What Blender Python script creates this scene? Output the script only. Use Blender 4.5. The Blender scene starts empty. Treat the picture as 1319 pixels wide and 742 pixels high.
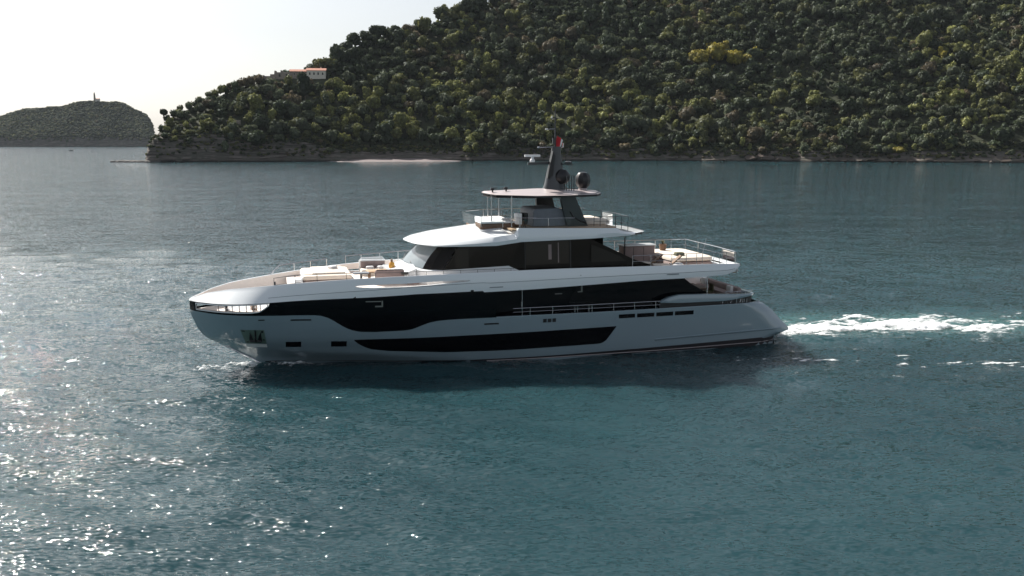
import bpy, math, random
import numpy as np
from mathutils import Vector, Matrix, noise as mnoise

scene = bpy.context.scene
COL = scene.collection
R = math.radians
rng = np.random.default_rng(7)
random.seed(7)

# ------------------------------------------------------------------ camera, sky, sun, exposure
CAM_H = 13.0
FOC = 1150.0                      # focal length in pixels of the 1319 px wide photograph
PITCH = math.atan(189.0 / FOC)
cam_data = bpy.data.cameras.new('camera')
cam = bpy.data.objects.new('camera', cam_data)
COL.objects.link(cam)
cam.location = (0, 0, CAM_H)
cam.rotation_euler = (math.pi / 2 - PITCH, 0, 0)
cam_data.sensor_width = 36.0
cam_data.lens = FOC / 1319.0 * 36.0
cam_data.clip_start = 0.5
cam_data.clip_end = 30000
scene.camera = cam

SUN_EL, SUN_AZ = 41.5, -48.0       # azimuth measured from +Y (the view) towards +X
world = bpy.data.worlds.new('World')
scene.world = world
world.use_nodes = True
wn = world.node_tree
wn.nodes.clear()
sky = wn.nodes.new('ShaderNodeTexSky')
sky.sky_type = 'NISHITA'
sky.sun_disc = False
sky.sun_elevation = R(SUN_EL)
sky.sun_rotation = R(SUN_AZ)
sky.altitude = 0
sky.air_density = 1.0
sky.dust_density = 1.8
sky.ozone_density = 1.0
bg = wn.nodes.new('ShaderNodeBackground')
bg.inputs['Strength'].default_value = 0.075
wo = wn.nodes.new('ShaderNodeOutputWorld')
hs = wn.nodes.new('ShaderNodeHueSaturation')      # hazy white sky
hs.inputs['Saturation'].default_value = 0.40
wn.links.new(sky.outputs[0], hs.inputs['Color'])
wn.links.new(hs.outputs[0], bg.inputs['Color'])
wn.links.new(bg.outputs[0], wo.inputs['Surface'])

sun_data = bpy.data.lights.new('sun', 'SUN')
sun_data.energy = 5.0
sun_data.angle = R(0.5)
sun_data.color = (1.0, 0.945, 0.87)
sun = bpy.data.objects.new('sun', sun_data)
COL.objects.link(sun)
sdir = Vector((math.sin(R(SUN_AZ)) * math.cos(R(SUN_EL)), math.cos(R(SUN_AZ)) * math.cos(R(SUN_EL)), math.sin(R(SUN_EL))))
sun.rotation_euler = sdir.to_track_quat('Z', 'Y').to_euler()

scene.view_settings.view_transform = 'Standard'
scene.view_settings.look = 'None'
scene.view_settings.gamma = 1.0
scene.view_settings.use_curve_mapping = False
scene.view_settings.exposure = 0.78
scene.cycles.use_denoising = True
scene.cycles.denoiser = 'OPENIMAGEDENOISE'
scene.cycles.denoising_input_passes = 'RGB_ALBEDO_NORMAL'
scene.cycles.max_bounces = 6
scene.cycles.diffuse_bounces = 3
scene.cycles.glossy_bounces = 3
scene.cycles.transmission_bounces = 3
scene.cycles.volume_bounces = 0
scene.cycles.sample_clamp_indirect = 4.0
scene.cycles.caustics_reflective = False

# ------------------------------------------------------------------ helpers
def tag(o, label=None, cat=None, group=None, kind=None):
    if label: o['label'] = label
    if cat: o['category'] = cat
    if group: o['group'] = group
    if kind: o['kind'] = kind
    return o

def empty(name, loc=(0, 0, 0), rz=0.0, parent=None):
    o = bpy.data.objects.new(name, None)
    o.location = loc
    o.rotation_euler = (0, 0, rz)
    o.empty_display_size = 0.5
    COL.objects.link(o)
    if parent: o.parent = parent
    return o

def link_mesh(name, me, parent=None, loc=None):
    o = bpy.data.objects.new(name, me)
    COL.objects.link(o)
    if parent: o.parent = parent
    if loc is not None: o.location = loc
    return o

class MB:
    """collects boxes, tubes, grids and prisms; build() links them as one mesh object"""
    def __init__(s): s.v = []; s.f = []; s.mi = []; s.m = 0
    def add(s, vs, fs):
        b = len(s.v)
        s.v += [tuple(map(float, p)) for p in vs]
        for f in fs:
            s.f.append(tuple(b + i for i in f)); s.mi.append(s.m)
        return s
    def box(s, x0, x1, y0, y1, z0, z1):
        return s.add([(x0, y0, z0), (x1, y0, z0), (x1, y1, z0), (x0, y1, z0), (x0, y0, z1), (x1, y0, z1), (x1, y1, z1), (x0, y1, z1)],
                     [(3, 2, 1, 0), (4, 5, 6, 7), (0, 1, 5, 4), (1, 2, 6, 5), (2, 3, 7, 6), (3, 0, 4, 7)])
    def rbox(s, x0, x1, y0, y1, z0, z1, r=0.05):
        """box with rounded upright corners and a soft top edge (cushions, blocks)"""
        def ring(q, z):
            x0_, x1_, y0_, y1_ = x0 + q, x1 - q, y0 + q, y1 - q
            c = max(0.001, r)
            pts = []
            for cx, cy, a0 in ((x1_ - c, y1_ - c, 0), (x0_ + c, y1_ - c, 90), (x0_ + c, y0_ + c, 180), (x1_ - c, y0_ + c, 270)):
                for k in range(4):
                    a = R(a0 + 30 * k); pts.append((cx + c * math.cos(a), cy + c * math.sin(a), z))
            return pts
        e = min(r, (z1 - z0) * 0.45)
        rings = [ring(0, z0), ring(0, z1 - e), ring(e * 0.3, z1 - e * 0.3), ring(e, z1)]
        n = 16
        vs = [p for r_ in rings for p in r_]
        fs = [tuple(reversed(range(n)))]
        for k in range(3):
            for i in range(n):
                j = (i + 1) % n
                fs.append((k * n + i, k * n + j, (k + 1) * n + j, (k + 1) * n + i))
        fs.append(tuple(3 * n + i for i in range(n)))
        return s.add(vs, fs)
    def tube(s, pts, r, n=6, r2=None):
        pts = [Vector(p) for p in pts]
        rings = []
        N = len(pts)
        for i, p in enumerate(pts):
            t = (pts[min(i + 1, N - 1)] - pts[max(i - 1, 0)]).normalized()
            a = t.cross(Vector((0, 0, 1)))
            if a.length < 1e-3: a = t.cross(Vector((0, 1, 0)))
            a.normalize(); b = t.cross(a)
            rr = r if r2 is None else r + (r2 - r) * i / (N - 1)
            rings.append([p + a * (rr * math.cos(2 * math.pi * k / n)) + b * (rr * math.sin(2 * math.pi * k / n)) for k in range(n)])
        vs = [q for rg in rings for q in rg]
        fs = [tuple(range(n)), tuple((N - 1) * n + k for k in reversed(range(n)))]
        for i in range(N - 1):
            for k in range(n):
                j = (k + 1) % n
                fs.append((i * n + k, (i + 1) * n + k, (i + 1) * n + j, i * n + j))
        return s.add(vs, fs)
    def prism(s, poly, y0, y1):
        """polygon in (x,z) extruded along y"""
        n = len(poly)
        vs = [(x, y0, z) for x, z in poly] + [(x, y1, z) for x, z in poly]
        fs = [tuple(range(n)), tuple(reversed(range(n, 2 * n)))]
        for i in range(n):
            j = (i + 1) % n
            fs.append((j, i, n + i, n + j))
        return s.add(vs, fs)
    def slab(s, poly, z0, z1):
        n = len(poly)
        g0 = z0 if callable(z0) else (lambda x, y: z0)
        g1 = z1 if callable(z1) else (lambda x, y: z1)
        vs = [(x, y, g0(x, y)) for x, y in poly] + [(x, y, g1(x, y)) for x, y in poly]
        fs = [tuple(reversed(range(n))), tuple(range(n, 2 * n))]
        for i in range(n):
            j = (i + 1) % n
            fs.append((i, j, n + j, n + i))
        return s.add(vs, fs)
    def grid(s, rows, close=False):
        """rows: list of equal-length point lists"""
        m = len(rows[0]); vs = [p for r_ in rows for p in r_]; fs = []
        for i in range(len(rows) - 1):
            for k in range(m - 1 + (1 if close else 0)):
                l = (k + 1) % m
                fs.append((i * m + k, i * m + l, (i + 1) * m + l, (i + 1) * m + k))
        return s.add(vs, fs)
    def lathe(s, prof, c, n=14):
        rows = [[(c[0] + r_ * math.cos(2 * math.pi * k / n), c[1] + r_ * math.sin(2 * math.pi * k / n), c[2] + z) for k in range(n)] for r_, z in prof]
        return s.grid(rows, close=True)
    def build(s, name, mat, parent=None, smooth=0.0, bevel=0.0, loc=None):
        me = bpy.data.meshes.new(name)
        me.from_pydata(s.v, [], s.f)
        mats = mat if isinstance(mat, (list, tuple)) else [mat]
        for m_ in mats: me.materials.append(m_)
        if len(mats) > 1: me.polygons.foreach_set('material_index', s.mi)
        import bmesh
        bm = bmesh.new(); bm.from_mesh(me)
        bmesh.ops.remove_doubles(bm, verts=bm.verts, dist=1e-5)
        bmesh.ops.recalc_face_normals(bm, faces=bm.faces)
        if bevel > 0:
            es = [e for e in bm.edges if len(e.link_faces) == 2 and e.calc_face_angle(0) > 0.6]
            bmesh.ops.bevel(bm, geom=es, offset=bevel, segments=2, affect='EDGES', profile=0.5)
        if smooth > 0:
            for f in bm.faces: f.smooth = True
            for e in bm.edges:
                if len(e.link_faces) == 2 and e.calc_face_angle(0) > smooth: e.smooth = False
        bm.to_mesh(me); bm.free()
        return link_mesh(name, me, parent, loc)

def np_mesh(name, V, quads=None, tris=None, tint=None, smooth=False):
    me = bpy.data.meshes.new(name)
    V = np.asarray(V, np.float32)
    nq = 0 if quads is None else len(quads); nt = 0 if tris is None else len(tris)
    loops = []
    if nq: loops.append(np.asarray(quads, np.int32).ravel())
    if nt: loops.append(np.asarray(tris, np.int32).ravel())
    L = np.concatenate(loops)
    starts = np.concatenate([np.arange(nq, dtype=np.int32) * 4, nq * 4 + np.arange(nt, dtype=np.int32) * 3])
    totals = np.concatenate([np.full(nq, 4, np.int32), np.full(nt, 3, np.int32)])
    me.vertices.add(len(V)); me.vertices.foreach_set('co', V.ravel())
    me.loops.add(len(L)); me.loops.foreach_set('vertex_index', L)
    me.polygons.add(nq + nt)
    me.polygons.foreach_set('loop_start', starts)
    me.polygons.foreach_set('loop_total', totals)
    if smooth: me.polygons.foreach_set('use_smooth', np.ones(nq + nt, bool))
    if tint is not None:
        at = me.attributes.new('tint', 'FLOAT_COLOR', 'POINT')
        c = np.ones((len(V), 4), np.float32); c[:, :3] = tint
        at.data.foreach_set('color', c.ravel())
    me.update(); me.validate()
    return me

def smoothstep(a, b, x):
    t = np.clip((x - a) / (b - a), 0, 1)
    return t * t * (3 - 2 * t)

def _hash(ix, iy, seed):
    h = (ix.astype(np.int64) * 374761393 + iy.astype(np.int64) * 668265263 + seed * 982451653) & 0xffffffff
    h = ((h ^ (h >> 13)) * 1274126177) & 0xffffffff
    h = h ^ (h >> 16)
    return (h & 0xffff) / 65535.0

def vnoise(x, y, seed=0):
    x = np.asarray(x, float); y = np.asarray(y, float)
    ix = np.floor(x); iy = np.floor(y); fx = x - ix; fy = y - iy
    fx = fx * fx * (3 - 2 * fx); fy = fy * fy * (3 - 2 * fy)
    a = _hash(ix, iy, seed); b = _hash(ix + 1, iy, seed); c = _hash(ix, iy + 1, seed); d = _hash(ix + 1, iy + 1, seed)
    return (a * (1 - fx) + b * fx) * (1 - fy) + (c * (1 - fx) + d * fx) * fy

def fbm(x, y, seed=0, oct=4):
    s = 0; a = 0.5; n = 0
    for k in range(oct):
        s = s + a * vnoise(np.asarray(x) * 2 ** k, np.asarray(y) * 2 ** k, seed + k); n += a; a *= 0.5
    return s / n

# ------------------------------------------------------------------ materials
def mat(name, col, rough=0.5, metal=0.0, spec=0.5, coat=0.0, var=0.0, vscale=3.0, bump=0.0, bscale=20.0, ior=1.5):
    m = bpy.data.materials.new(name); m.use_nodes = True
    nt = m.node_tree; p = nt.nodes['Principled BSDF']
    p.inputs['Base Color'].default_value = (*col, 1)
    p.inputs['Roughness'].default_value = rough
    p.inputs['Metallic'].default_value = metal
    p.inputs['Specular IOR Level'].default_value = spec
    p.inputs['Coat Weight'].default_value = coat
    p.inputs['Coat Roughness'].default_value = 0.04
    p.inputs['IOR'].default_value = ior
    tc = nt.nodes.new('ShaderNodeTexCoord')
    if var > 0:
        nz = nt.nodes.new('ShaderNodeTexNoise'); nz.inputs['Scale'].default_value = vscale; nz.inputs['Detail'].default_value = 4
        nt.links.new(tc.outputs['Object'], nz.inputs['Vector'])
        mp = nt.nodes.new('ShaderNodeMapRange')
        mp.inputs['From Min'].default_value = 0.3; mp.inputs['From Max'].default_value = 0.7
        mp.inputs['To Min'].default_value = 1 - var; mp.inputs['To Max'].default_value = 1 + var
        nt.links.new(nz.outputs['Fac'], mp.inputs['Value'])
        mx = nt.nodes.new('ShaderNodeVectorMath'); mx.operation = 'SCALE'
        mx.inputs[0].default_value = col
        nt.links.new(mp.outputs[0], mx.inputs['Scale'])
        nt.links.new(mx.outputs[0], p.inputs['Base Color'])
    if bump > 0:
        nb = nt.nodes.new('ShaderNodeTexNoise'); nb.inputs['Scale'].default_value = bscale; nb.inputs['Detail'].default_value = 3
        nt.links.new(tc.outputs['Object'], nb.inputs['Vector'])
        bp = nt.nodes.new('ShaderNodeBump'); bp.inputs['Strength'].default_value = bump; bp.inputs['Distance'].default_value = 0.02
        nt.links.new(nb.outputs['Fac'], bp.inputs['Height'])
        nt.links.new(bp.outputs[0], p.inputs['Normal'])
    return m

def clear_glass():
    m = bpy.data.materials.new('clear_glass_panel'); m.use_nodes = True
    nt = m.node_tree; nt.nodes.clear()
    out = nt.nodes.new('ShaderNodeOutputMaterial'); t = nt.nodes.new('ShaderNodeBsdfTransparent'); t.inputs[0].default_value = (0.86, 0.91, 0.92, 1)
    g = nt.nodes.new('ShaderNodeBsdfGlossy'); g.inputs['Roughness'].default_value = 0.05
    lw = nt.nodes.new('ShaderNodeFresnel'); lw.inputs['IOR'].default_value = 1.5
    mx = nt.nodes.new('ShaderNodeMixShader')
    nt.links.new(lw.outputs[0], mx.inputs[0]); nt.links.new(t.outputs[0], mx.inputs[1]); nt.links.new(g.outputs[0], mx.inputs[2]); nt.links.new(mx.outputs[0], out.inputs[0])
    return m

def foam_mat():
    m = bpy.data.materials.new('sea_foam'); m.use_nodes = True
    nt = m.node_tree; p = nt.nodes['Principled BSDF']; p.inputs['Base Color'].default_value = (0.82, 0.85, 0.86, 1); p.inputs['Roughness'].default_value = 0.8
    at = nt.nodes.new('ShaderNodeAttribute'); at.attribute_name = 'dens'
    ge = nt.nodes.new('ShaderNodeNewGeometry')
    nz = nt.nodes.new('ShaderNodeTexNoise'); nz.inputs['Scale'].default_value = 5.0; nz.inputs['Detail'].default_value = 5; nz.inputs['Roughness'].default_value = 0.7
    nt.links.new(ge.outputs['Position'], nz.inputs['Vector'])
    ma = nt.nodes.new('ShaderNodeMath'); ma.operation = 'MULTIPLY_ADD'; ma.inputs[1].default_value = 1.7; ma.inputs[2].default_value = -0.70
    nt.links.new(nz.outputs['Fac'], ma.inputs[0])
    ad = nt.nodes.new('ShaderNodeMath'); ad.operation = 'ADD'
    nt.links.new(at.outputs['Fac'], ad.inputs[0]); nt.links.new(ma.outputs[0], ad.inputs[1])
    mr = nt.nodes.new('ShaderNodeMapRange'); mr.inputs['From Min'].default_value = 0.0; mr.inputs['From Max'].default_value = 0.75
    nt.links.new(ad.outputs[0], mr.inputs['Value']); nt.links.new(mr.outputs[0], p.inputs['Alpha'])
    return m

def foliage_mat():
    m = bpy.data.materials.new('foliage'); m.use_nodes = True
    nt = m.node_tree; nt.nodes.clear()
    out = nt.nodes.new('ShaderNodeOutputMaterial')
    at = nt.nodes.new('ShaderNodeAttribute'); at.attribute_name = 'tint'
    oi = nt.nodes.new('ShaderNodeObjectInfo')
    mr = nt.nodes.new('ShaderNodeMapRange'); mr.inputs['To Min'].default_value = 0.8; mr.inputs['To Max'].default_value = 1.2
    nt.links.new(oi.outputs['Random'], mr.inputs['Value'])
    sc = nt.nodes.new('ShaderNodeVectorMath'); sc.operation = 'SCALE'
    nt.links.new(at.outputs['Color'], sc.inputs[0]); nt.links.new(mr.outputs[0], sc.inputs['Scale'])
    d = nt.nodes.new('ShaderNodeBsdfDiffuse'); t = nt.nodes.new('ShaderNodeBsdfTranslucent')
    g = nt.nodes.new('ShaderNodeBsdfGlossy'); g.inputs['Roughness'].default_value = 0.55; g.inputs['Color'].default_value = (0.35, 0.38, 0.4, 1)
    mx = nt.nodes.new('ShaderNodeMixShader'); mx.inputs[0].default_value = 0.3
    mx2 = nt.nodes.new('ShaderNodeMixShader'); mx2.inputs[0].default_value = 0.05
    nt.links.new(sc.outputs[0], d.inputs[0]); nt.links.new(sc.outputs[0], t.inputs[0])
    nt.links.new(d.outputs[0], mx.inputs[1]); nt.links.new(t.outputs[0], mx.inputs[2])
    nt.links.new(mx.outputs[0], mx2.inputs[1]); nt.links.new(g.outputs[0], mx2.inputs[2])
    nt.links.new(mx2.outputs[0], out.inputs[0])
    return m

def rock_mat(name, c1, c2, c3):
    """layered limestone: warped horizontal strata, crevices, a dark wet band at the water line"""
    m = bpy.data.materials.new(name); m.use_nodes = True
    nt = m.node_tree; p = nt.nodes['Principled BSDF']; p.inputs['Roughness'].default_value = 0.9
    p.inputs['Specular IOR Level'].default_value = 0.2
    ge = nt.nodes.new('ShaderNodeNewGeometry')
    mp = nt.nodes.new('ShaderNodeMapping'); mp.inputs['Scale'].default_value = (0.05, 0.05, 0.9)
    nt.links.new(ge.outputs['Position'], mp.inputs['Vector'])
    n1 = nt.nodes.new('ShaderNodeTexNoise'); n1.inputs['Scale'].default_value = 1.0; n1.inputs['Detail'].default_value = 6; n1.inputs['Distortion'].default_value = 0.6
    nt.links.new(mp.outputs[0], n1.inputs['Vector'])
    n2 = nt.nodes.new('ShaderNodeTexNoise'); n2.inputs['Scale'].default_value = 0.16; n2.inputs['Detail'].default_value = 5
    nt.links.new(ge.outputs['Position'], n2.inputs['Vector'])
    r1 = nt.nodes.new('ShaderNodeValToRGB')
    r1.color_ramp.elements[0].position = 0.36; r1.color_ramp.elements[0].color = (*c1, 1)
    r1.color_ramp.elements[1].position = 0.62; r1.color_ramp.elements[1].color = (*c2, 1)
    nt.links.new(n1.outputs['Fac'], r1.inputs[0])
    r2 = nt.nodes.new('ShaderNodeValToRGB')
    r2.color_ramp.elements[0].position = 0.46; r2.color_ramp.elements[0].color = (0, 0, 0, 1)
    r2.color_ramp.elements[1].position = 0.6; r2.color_ramp.elements[1].color = (1, 1, 1, 1)
    nt.links.new(n2.outputs['Fac'], r2.inputs[0])
    mx = nt.nodes.new('ShaderNodeMixRGB'); mx.inputs[2].default_value = (*c3, 1)
    nt.links.new(r2.outputs[0], mx.inputs[0]); nt.links.new(r1.outputs[0], mx.inputs[1])
    sx = nt.nodes.new('ShaderNodeSeparateXYZ'); nt.links.new(ge.outputs['Position'], sx.inputs[0])
    ad = nt.nodes.new('ShaderNodeMath'); ad.operation = 'MULTIPLY_ADD'; ad.inputs[1].default_value = 1.6; nt.links.new(n2.outputs['Fac'], ad.inputs[0]); 
    nt.links.new(sx.outputs['Z'], ad.inputs[2])
    wr = nt.nodes.new('ShaderNodeMapRange'); wr.inputs['From Min'].default_value = 1.3; wr.inputs['From Max'].default_value = 2.0
    nt.links.new(ad.outputs[0], wr.inputs['Value'])
    wet = nt.nodes.new('ShaderNodeMixRGB'); wet.inputs[1].default_value = (0.03, 0.027, 0.024, 1)
    nt.links.new(wr.outputs[0], wet.inputs[0]); nt.links.new(mx.outputs[0], wet.inputs[2])
    nt.links.new(wet.outputs[0], p.inputs['Base Color'])
    bp = nt.nodes.new('ShaderNodeBump'); bp.inputs['Strength'].default_value = 1.0; bp.inputs['Distance'].default_value = 1.2
    nt.links.new(n1.outputs['Fac'], bp.inputs['Height']); nt.links.new(bp.outputs[0], p.inputs['Normal'])
    return m

def water_mat():
    m = bpy.data.materials.new('sea_water'); m.use_nodes = True
    nt = m.node_tree; p = nt.nodes['Principled BSDF']
    p.inputs['IOR'].default_value = 1.333
    p.inputs['Roughness'].default_value = 0.05
    p.subsurface_method = 'BURLEY'          # light spreads inside the water
    p.inputs['Subsurface Weight'].default_value = 1.0
    p.inputs['Subsurface Radius'].default_value = (0.5, 1.4, 1.5)
    p.inputs['Subsurface Scale'].default_value = 1.2
    ge = nt.nodes.new('ShaderNodeNewGeometry')
    big = nt.nodes.new('ShaderNodeTexNoise'); big.inputs['Scale'].default_value = 0.035; big.inputs['Detail'].default_value = 3
    nt.links.new(ge.outputs['Position'], big.inputs['Vector'])
    cr = nt.nodes.new('ShaderNodeValToRGB')
    cr.color_ramp.elements[0].position = 0.35; cr.color_ramp.elements[0].color = (0.0135, 0.038, 0.046, 1)
    cr.color_ramp.elements[1].position = 0.68; cr.color_ramp.elements[1].color = (0.0195, 0.052, 0.061, 1)
    nt.links.new(big.outputs['Fac'], cr.inputs[0]); av = nt.nodes.new('ShaderNodeAttribute'); av.attribute_name = 'aerated'
    am = nt.nodes.new('ShaderNodeMixRGB'); am.inputs[2].default_value = (0.07, 0.16, 0.16, 1)
    nt.links.new(av.outputs['Fac'], am.inputs[0]); nt.links.new(cr.outputs[0], am.inputs[1])
    nt.links.new(am.outputs[0], p.inputs['Base Color'])
    # ripples: slopes of two sizes tilt the surface, drawn out along the crests
    mp = nt.nodes.new('ShaderNodeMapping'); mp.inputs['Rotation'].default_value = (0, 0, R(-20)); mp.inputs['Scale'].default_value = (0.42, 1.0, 1.0)
    nt.links.new(ge.outputs['Position'], mp.inputs['Vector'])
    acc = None
    for sc_, det, kx, ky in ((0.20, 2, 0.10, 0.26), (0.8, 3, 0.27, 0.42), (2.6, 4, 0.50, 0.74), (8.5, 4, 1.9, 2.3)):
        n = nt.nodes.new('ShaderNodeTexNoise'); n.inputs['Scale'].default_value = sc_; n.inputs['Detail'].default_value = det
        n.inputs['Roughness'].default_value = 0.6
        nt.links.new(mp.outputs[0], n.inputs['Vector'])
        s_ = nt.nodes.new('ShaderNodeVectorMath'); s_.operation = 'SUBTRACT'; s_.inputs[1].default_value = (0.5, 0.5, 0.5)
        nt.links.new(n.outputs['Color'], s_.inputs[0])
        k_ = nt.nodes.new('ShaderNodeVectorMath'); k_.operation = 'MULTIPLY'; k_.inputs[1].default_value = (kx, ky, 0.0)
        nt.links.new(s_.outputs[0], k_.inputs[0])
        if acc is None: acc = k_
        else:
            ad = nt.nodes.new('ShaderNodeVectorMath'); ad.operation = 'ADD'
            nt.links.new(acc.outputs[0], ad.inputs[0]); nt.links.new(k_.outputs[0], ad.inputs[1]); acc = ad
    # gusts: rougher and smoother patches
    gu = nt.nodes.new('ShaderNodeTexNoise'); gu.inputs['Scale'].default_value = 0.06; gu.inputs['Detail'].default_value = 3
    nt.links.new(ge.outputs['Position'], gu.inputs['Vector'])
    gm = nt.nodes.new('ShaderNodeMapRange'); gm.inputs['From Min'].default_value = 0.3; gm.inputs['From Max'].default_value = 0.7
    gm.inputs['To Min'].default_value = 0.85; gm.inputs['To Max'].default_value = 1.15
    nt.links.new(gu.outputs['Fac'], gm.inputs['Value'])
    gs = nt.nodes.new('ShaderNodeVectorMath'); gs.operation = 'SCALE'
    nt.links.new(acc.outputs[0], gs.inputs[0]); nt.links.new(gm.outputs[0], gs.inputs['Scale'])
    fn = nt.nodes.new('ShaderNodeVectorMath'); fn.operation = 'ADD'
    nt.links.new(ge.outputs['Normal'], fn.inputs[0]); nt.links.new(gs.outputs[0], fn.inputs[1])
    nr = nt.nodes.new('ShaderNodeVectorMath'); nr.operation = 'NORMALIZE'
    nt.links.new(fn.outputs[0], nr.inputs[0])
    nt.links.new(nr.outputs[0], p.inputs['Normal'])
    return m

M = {}
M['white'] = mat('white_gelcoat', (0.79, 0.825, 0.845), 0.22, coat=0.5)
M['hull'] = mat('silver_hull_paint', (0.235, 0.305, 0.345), 0.16, coat=0.9)
M['glass'] = mat('black_glass', (0.003, 0.0035, 0.005), 0.04, spec=0.14)
M['tint'] = mat('brown_tinted_glass', (0.010, 0.0085, 0.007), 0.06, spec=0.2)
M['curtain'] = mat('tinted_glass_over_curtain', (0.026, 0.022, 0.018), 0.12, spec=0.25)
M['shield'] = mat('windscreen_glass', (0.2, 0.24, 0.26), 0.05, spec=0.9)
M['clear'] = clear_glass()
M['black'] = mat('black_paint', (0.012, 0.012, 0.014), 0.35)
M['boot'] = mat('antifouling', (0.016, 0.014, 0.018), 0.6)
M['grey'] = mat('dark_grey_metallic', (0.03, 0.034, 0.038), 0.32, coat=0.3)
M['hardtop'] = mat('warm_grey_panel', (0.42, 0.37, 0.37), 0.35, var=0.04)
M['steel'] = mat('polished_steel', (0.62, 0.62, 0.63), 0.18, metal=1.0)
M['teak'] = mat('teak_deck', (0.36, 0.26, 0.17), 0.7, var=0.15, vscale=2.0)
M['deckwhite'] = mat('nonslip_deck', (0.78, 0.71, 0.66), 0.6, var=0.03)
M['cream'] = mat('cream_cushion', (0.70, 0.63, 0.55), 0.85, bump=0.2, bscale=30, var=0.05)
M['taupe'] = mat('taupe_upholstery', (0.27, 0.21, 0.20), 0.85, bump=0.2, bscale=30, var=0.08)
M['bluegrey'] = mat('blue_grey_upholstery', (0.2, 0.22, 0.25), 0.85, var=0.08)
M['brown'] = mat('brown_wicker', (0.17, 0.10, 0.065), 0.8, var=0.15, vscale=14)
M['wood'] = mat('dark_wood', (0.16, 0.09, 0.045), 0.55, var=0.2, vscale=9)
M['gold'] = mat('amber_glass', (0.55, 0.28, 0.05), 0.25)
M['olive'] = mat('olive_cloth', (0.10, 0.10, 0.05), 0.85, var=0.2)
M['red'] = mat('red_cloth', (0.55, 0.03, 0.04), 0.8)
M['whitecloth'] = mat('white_cloth', (0.78, 0.78, 0.78), 0.8)
M['foliage'] = foliage_mat()
M['bark'] = mat('bark', (0.09, 0.07, 0.055), 0.9, var=0.2)
M['rock'] = rock_mat('layered_rock', (0.055, 0.047, 0.042), (0.19, 0.165, 0.145), (0.10, 0.095, 0.08))
M['palerock'] = rock_mat('pale_rock', (0.07, 0.054, 0.046), (0.145, 0.118, 0.10), (0.11, 0.09, 0.078))
M['lining'] = mat('bounce_warmed_lining', (0.84, 0.77, 0.72), 0.5)  # warm tint stands in for sun bounced off the deck
M['soil'] = mat('scrub_soil', (0.025, 0.031, 0.012), 0.95, var=0.4, vscale=0.12)
M['pebble'] = mat('pebble_beach', (0.18, 0.15, 0.147), 0.9, var=0.12, vscale=0.8)
M['stone'] = mat('old_stone_wall', (0.27, 0.23, 0.20), 0.9, var=0.25, vscale=0.9)
M['plaster'] = mat('pale_plaster', (0.66, 0.62, 0.55), 0.85, var=0.06, vscale=0.6)
M['rooftile'] = mat('terracotta_tiles', (0.42, 0.19, 0.13), 0.85, var=0.2, vscale=1.5)
M['dark'] = mat('dark_opening', (0.02, 0.02, 0.02), 0.5)
M['foam'] = foam_mat()
M['water'] = water_mat()

# ------------------------------------------------------------------ the sea
def nonuniform(a, b, step, lo, hi, grow=1.09):
    xs = list(np.arange(a, b + 1e-6, step))
    s = step; x = xs[-1]
    while x < hi: s *= grow; x += s; xs.append(x)
    s = step; x = xs[0]; pre = []
    while x > lo: s *= grow; x -= s; pre.append(x)
    return np.array(pre[::-1] + xs)

YAW = R(15.2)
YP = Vector((-14.9, 51.55, 0.0))            # stem of the yacht at the water line
CY_, SY_ = math.cos(YAW), math.sin(YAW)
def to_local(X, Y):
    dx = X - YP.x; dy = Y - YP.y
    return dx * CY_ + dy * SY_, -dx * SY_ + dy * CY_

_wr = np.random.default_rng(3)
WAVES = []
for k in range(46):
    lam = 1.0 * (9.0 / 1.0) ** (k / 45.0)
    ang = R(75) + _wr.normal(0, 0.5)
    WAVES.append((lam, ang, _wr.uniform(0, 6.28), 0.0046 * lam ** 0.60))
def sea(X, Y, spacing=None):
    Z = np.zeros_like(X)
    for lam, ang, ph, amp in WAVES:
        k = 2 * math.pi / lam
        a = amp
        if spacing is not None: a = amp * np.clip(lam / (3.5 * spacing) - 0.6, 0, 1)
        th = k * (X * math.cos(ang) + Y * math.sin(ang)) + ph
        Z = Z + a * (np.sin(th) + 0.25 * np.cos(2 * th))
    # wind patches, calmer here and there
    Z = Z * (0.55 + 0.9 * fbm(X * 0.03, Y * 0.03, 5, 3))
    # the yacht's own waves: bow crests spreading on both sides and the stern's
    lx, ly = to_local(X, Y)
    for x0, a0 in ((-0.5, 0.20), (30.0, 0.16)):
        s = lx - x0
        for q in range(3):
            w = (np.abs(ly) - 0.6 - 0.36 * s + q * 2.6)
            Z = Z + a0 * (0.6 ** q) * np.exp(-(w / (0.55 + 0.02 * np.clip(s, 0, 60))) ** 2) * smoothstep(0.2, 3, s) * np.exp(-np.clip(s, 0, 200) / 26.0)
    return Z

gx = nonuniform(-56, 56, 0.30, -9000, 9000)
gy = nonuniform(24, 92, 0.30, -400, 9500)
GX, GY = np.meshgrid(gx, gy)
SP = np.maximum(np.gradient(gx)[None, :], np.gradient(gy)[:, None])
SP = np.broadcast_to(SP, GX.shape)
GZ = sea(GX, GY, SP)
ny, nx = GX.shape
idx = np.arange(ny * nx).reshape(ny, nx)
Q = np.stack([idx[:-1, :-1], idx[:-1, 1:], idx[1:, 1:], idx[1:, :-1]], -1).reshape(-1, 4)
me = np_mesh('sea', np.stack([GX, GY, GZ], -1).reshape(-1, 3), quads=Q, smooth=True)
_lx, _ly = to_local(GX, GY)
WAKE_X = [30, 33, 36, 41, 47, 53, 62, 75, 95]; WAKE_Y = [0.2, 0.8, 1.2, 0.8, -0.4, -2.3, -5.6, -11, -20]
_c = np.interp(_lx, WAKE_X, WAKE_Y)
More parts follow.
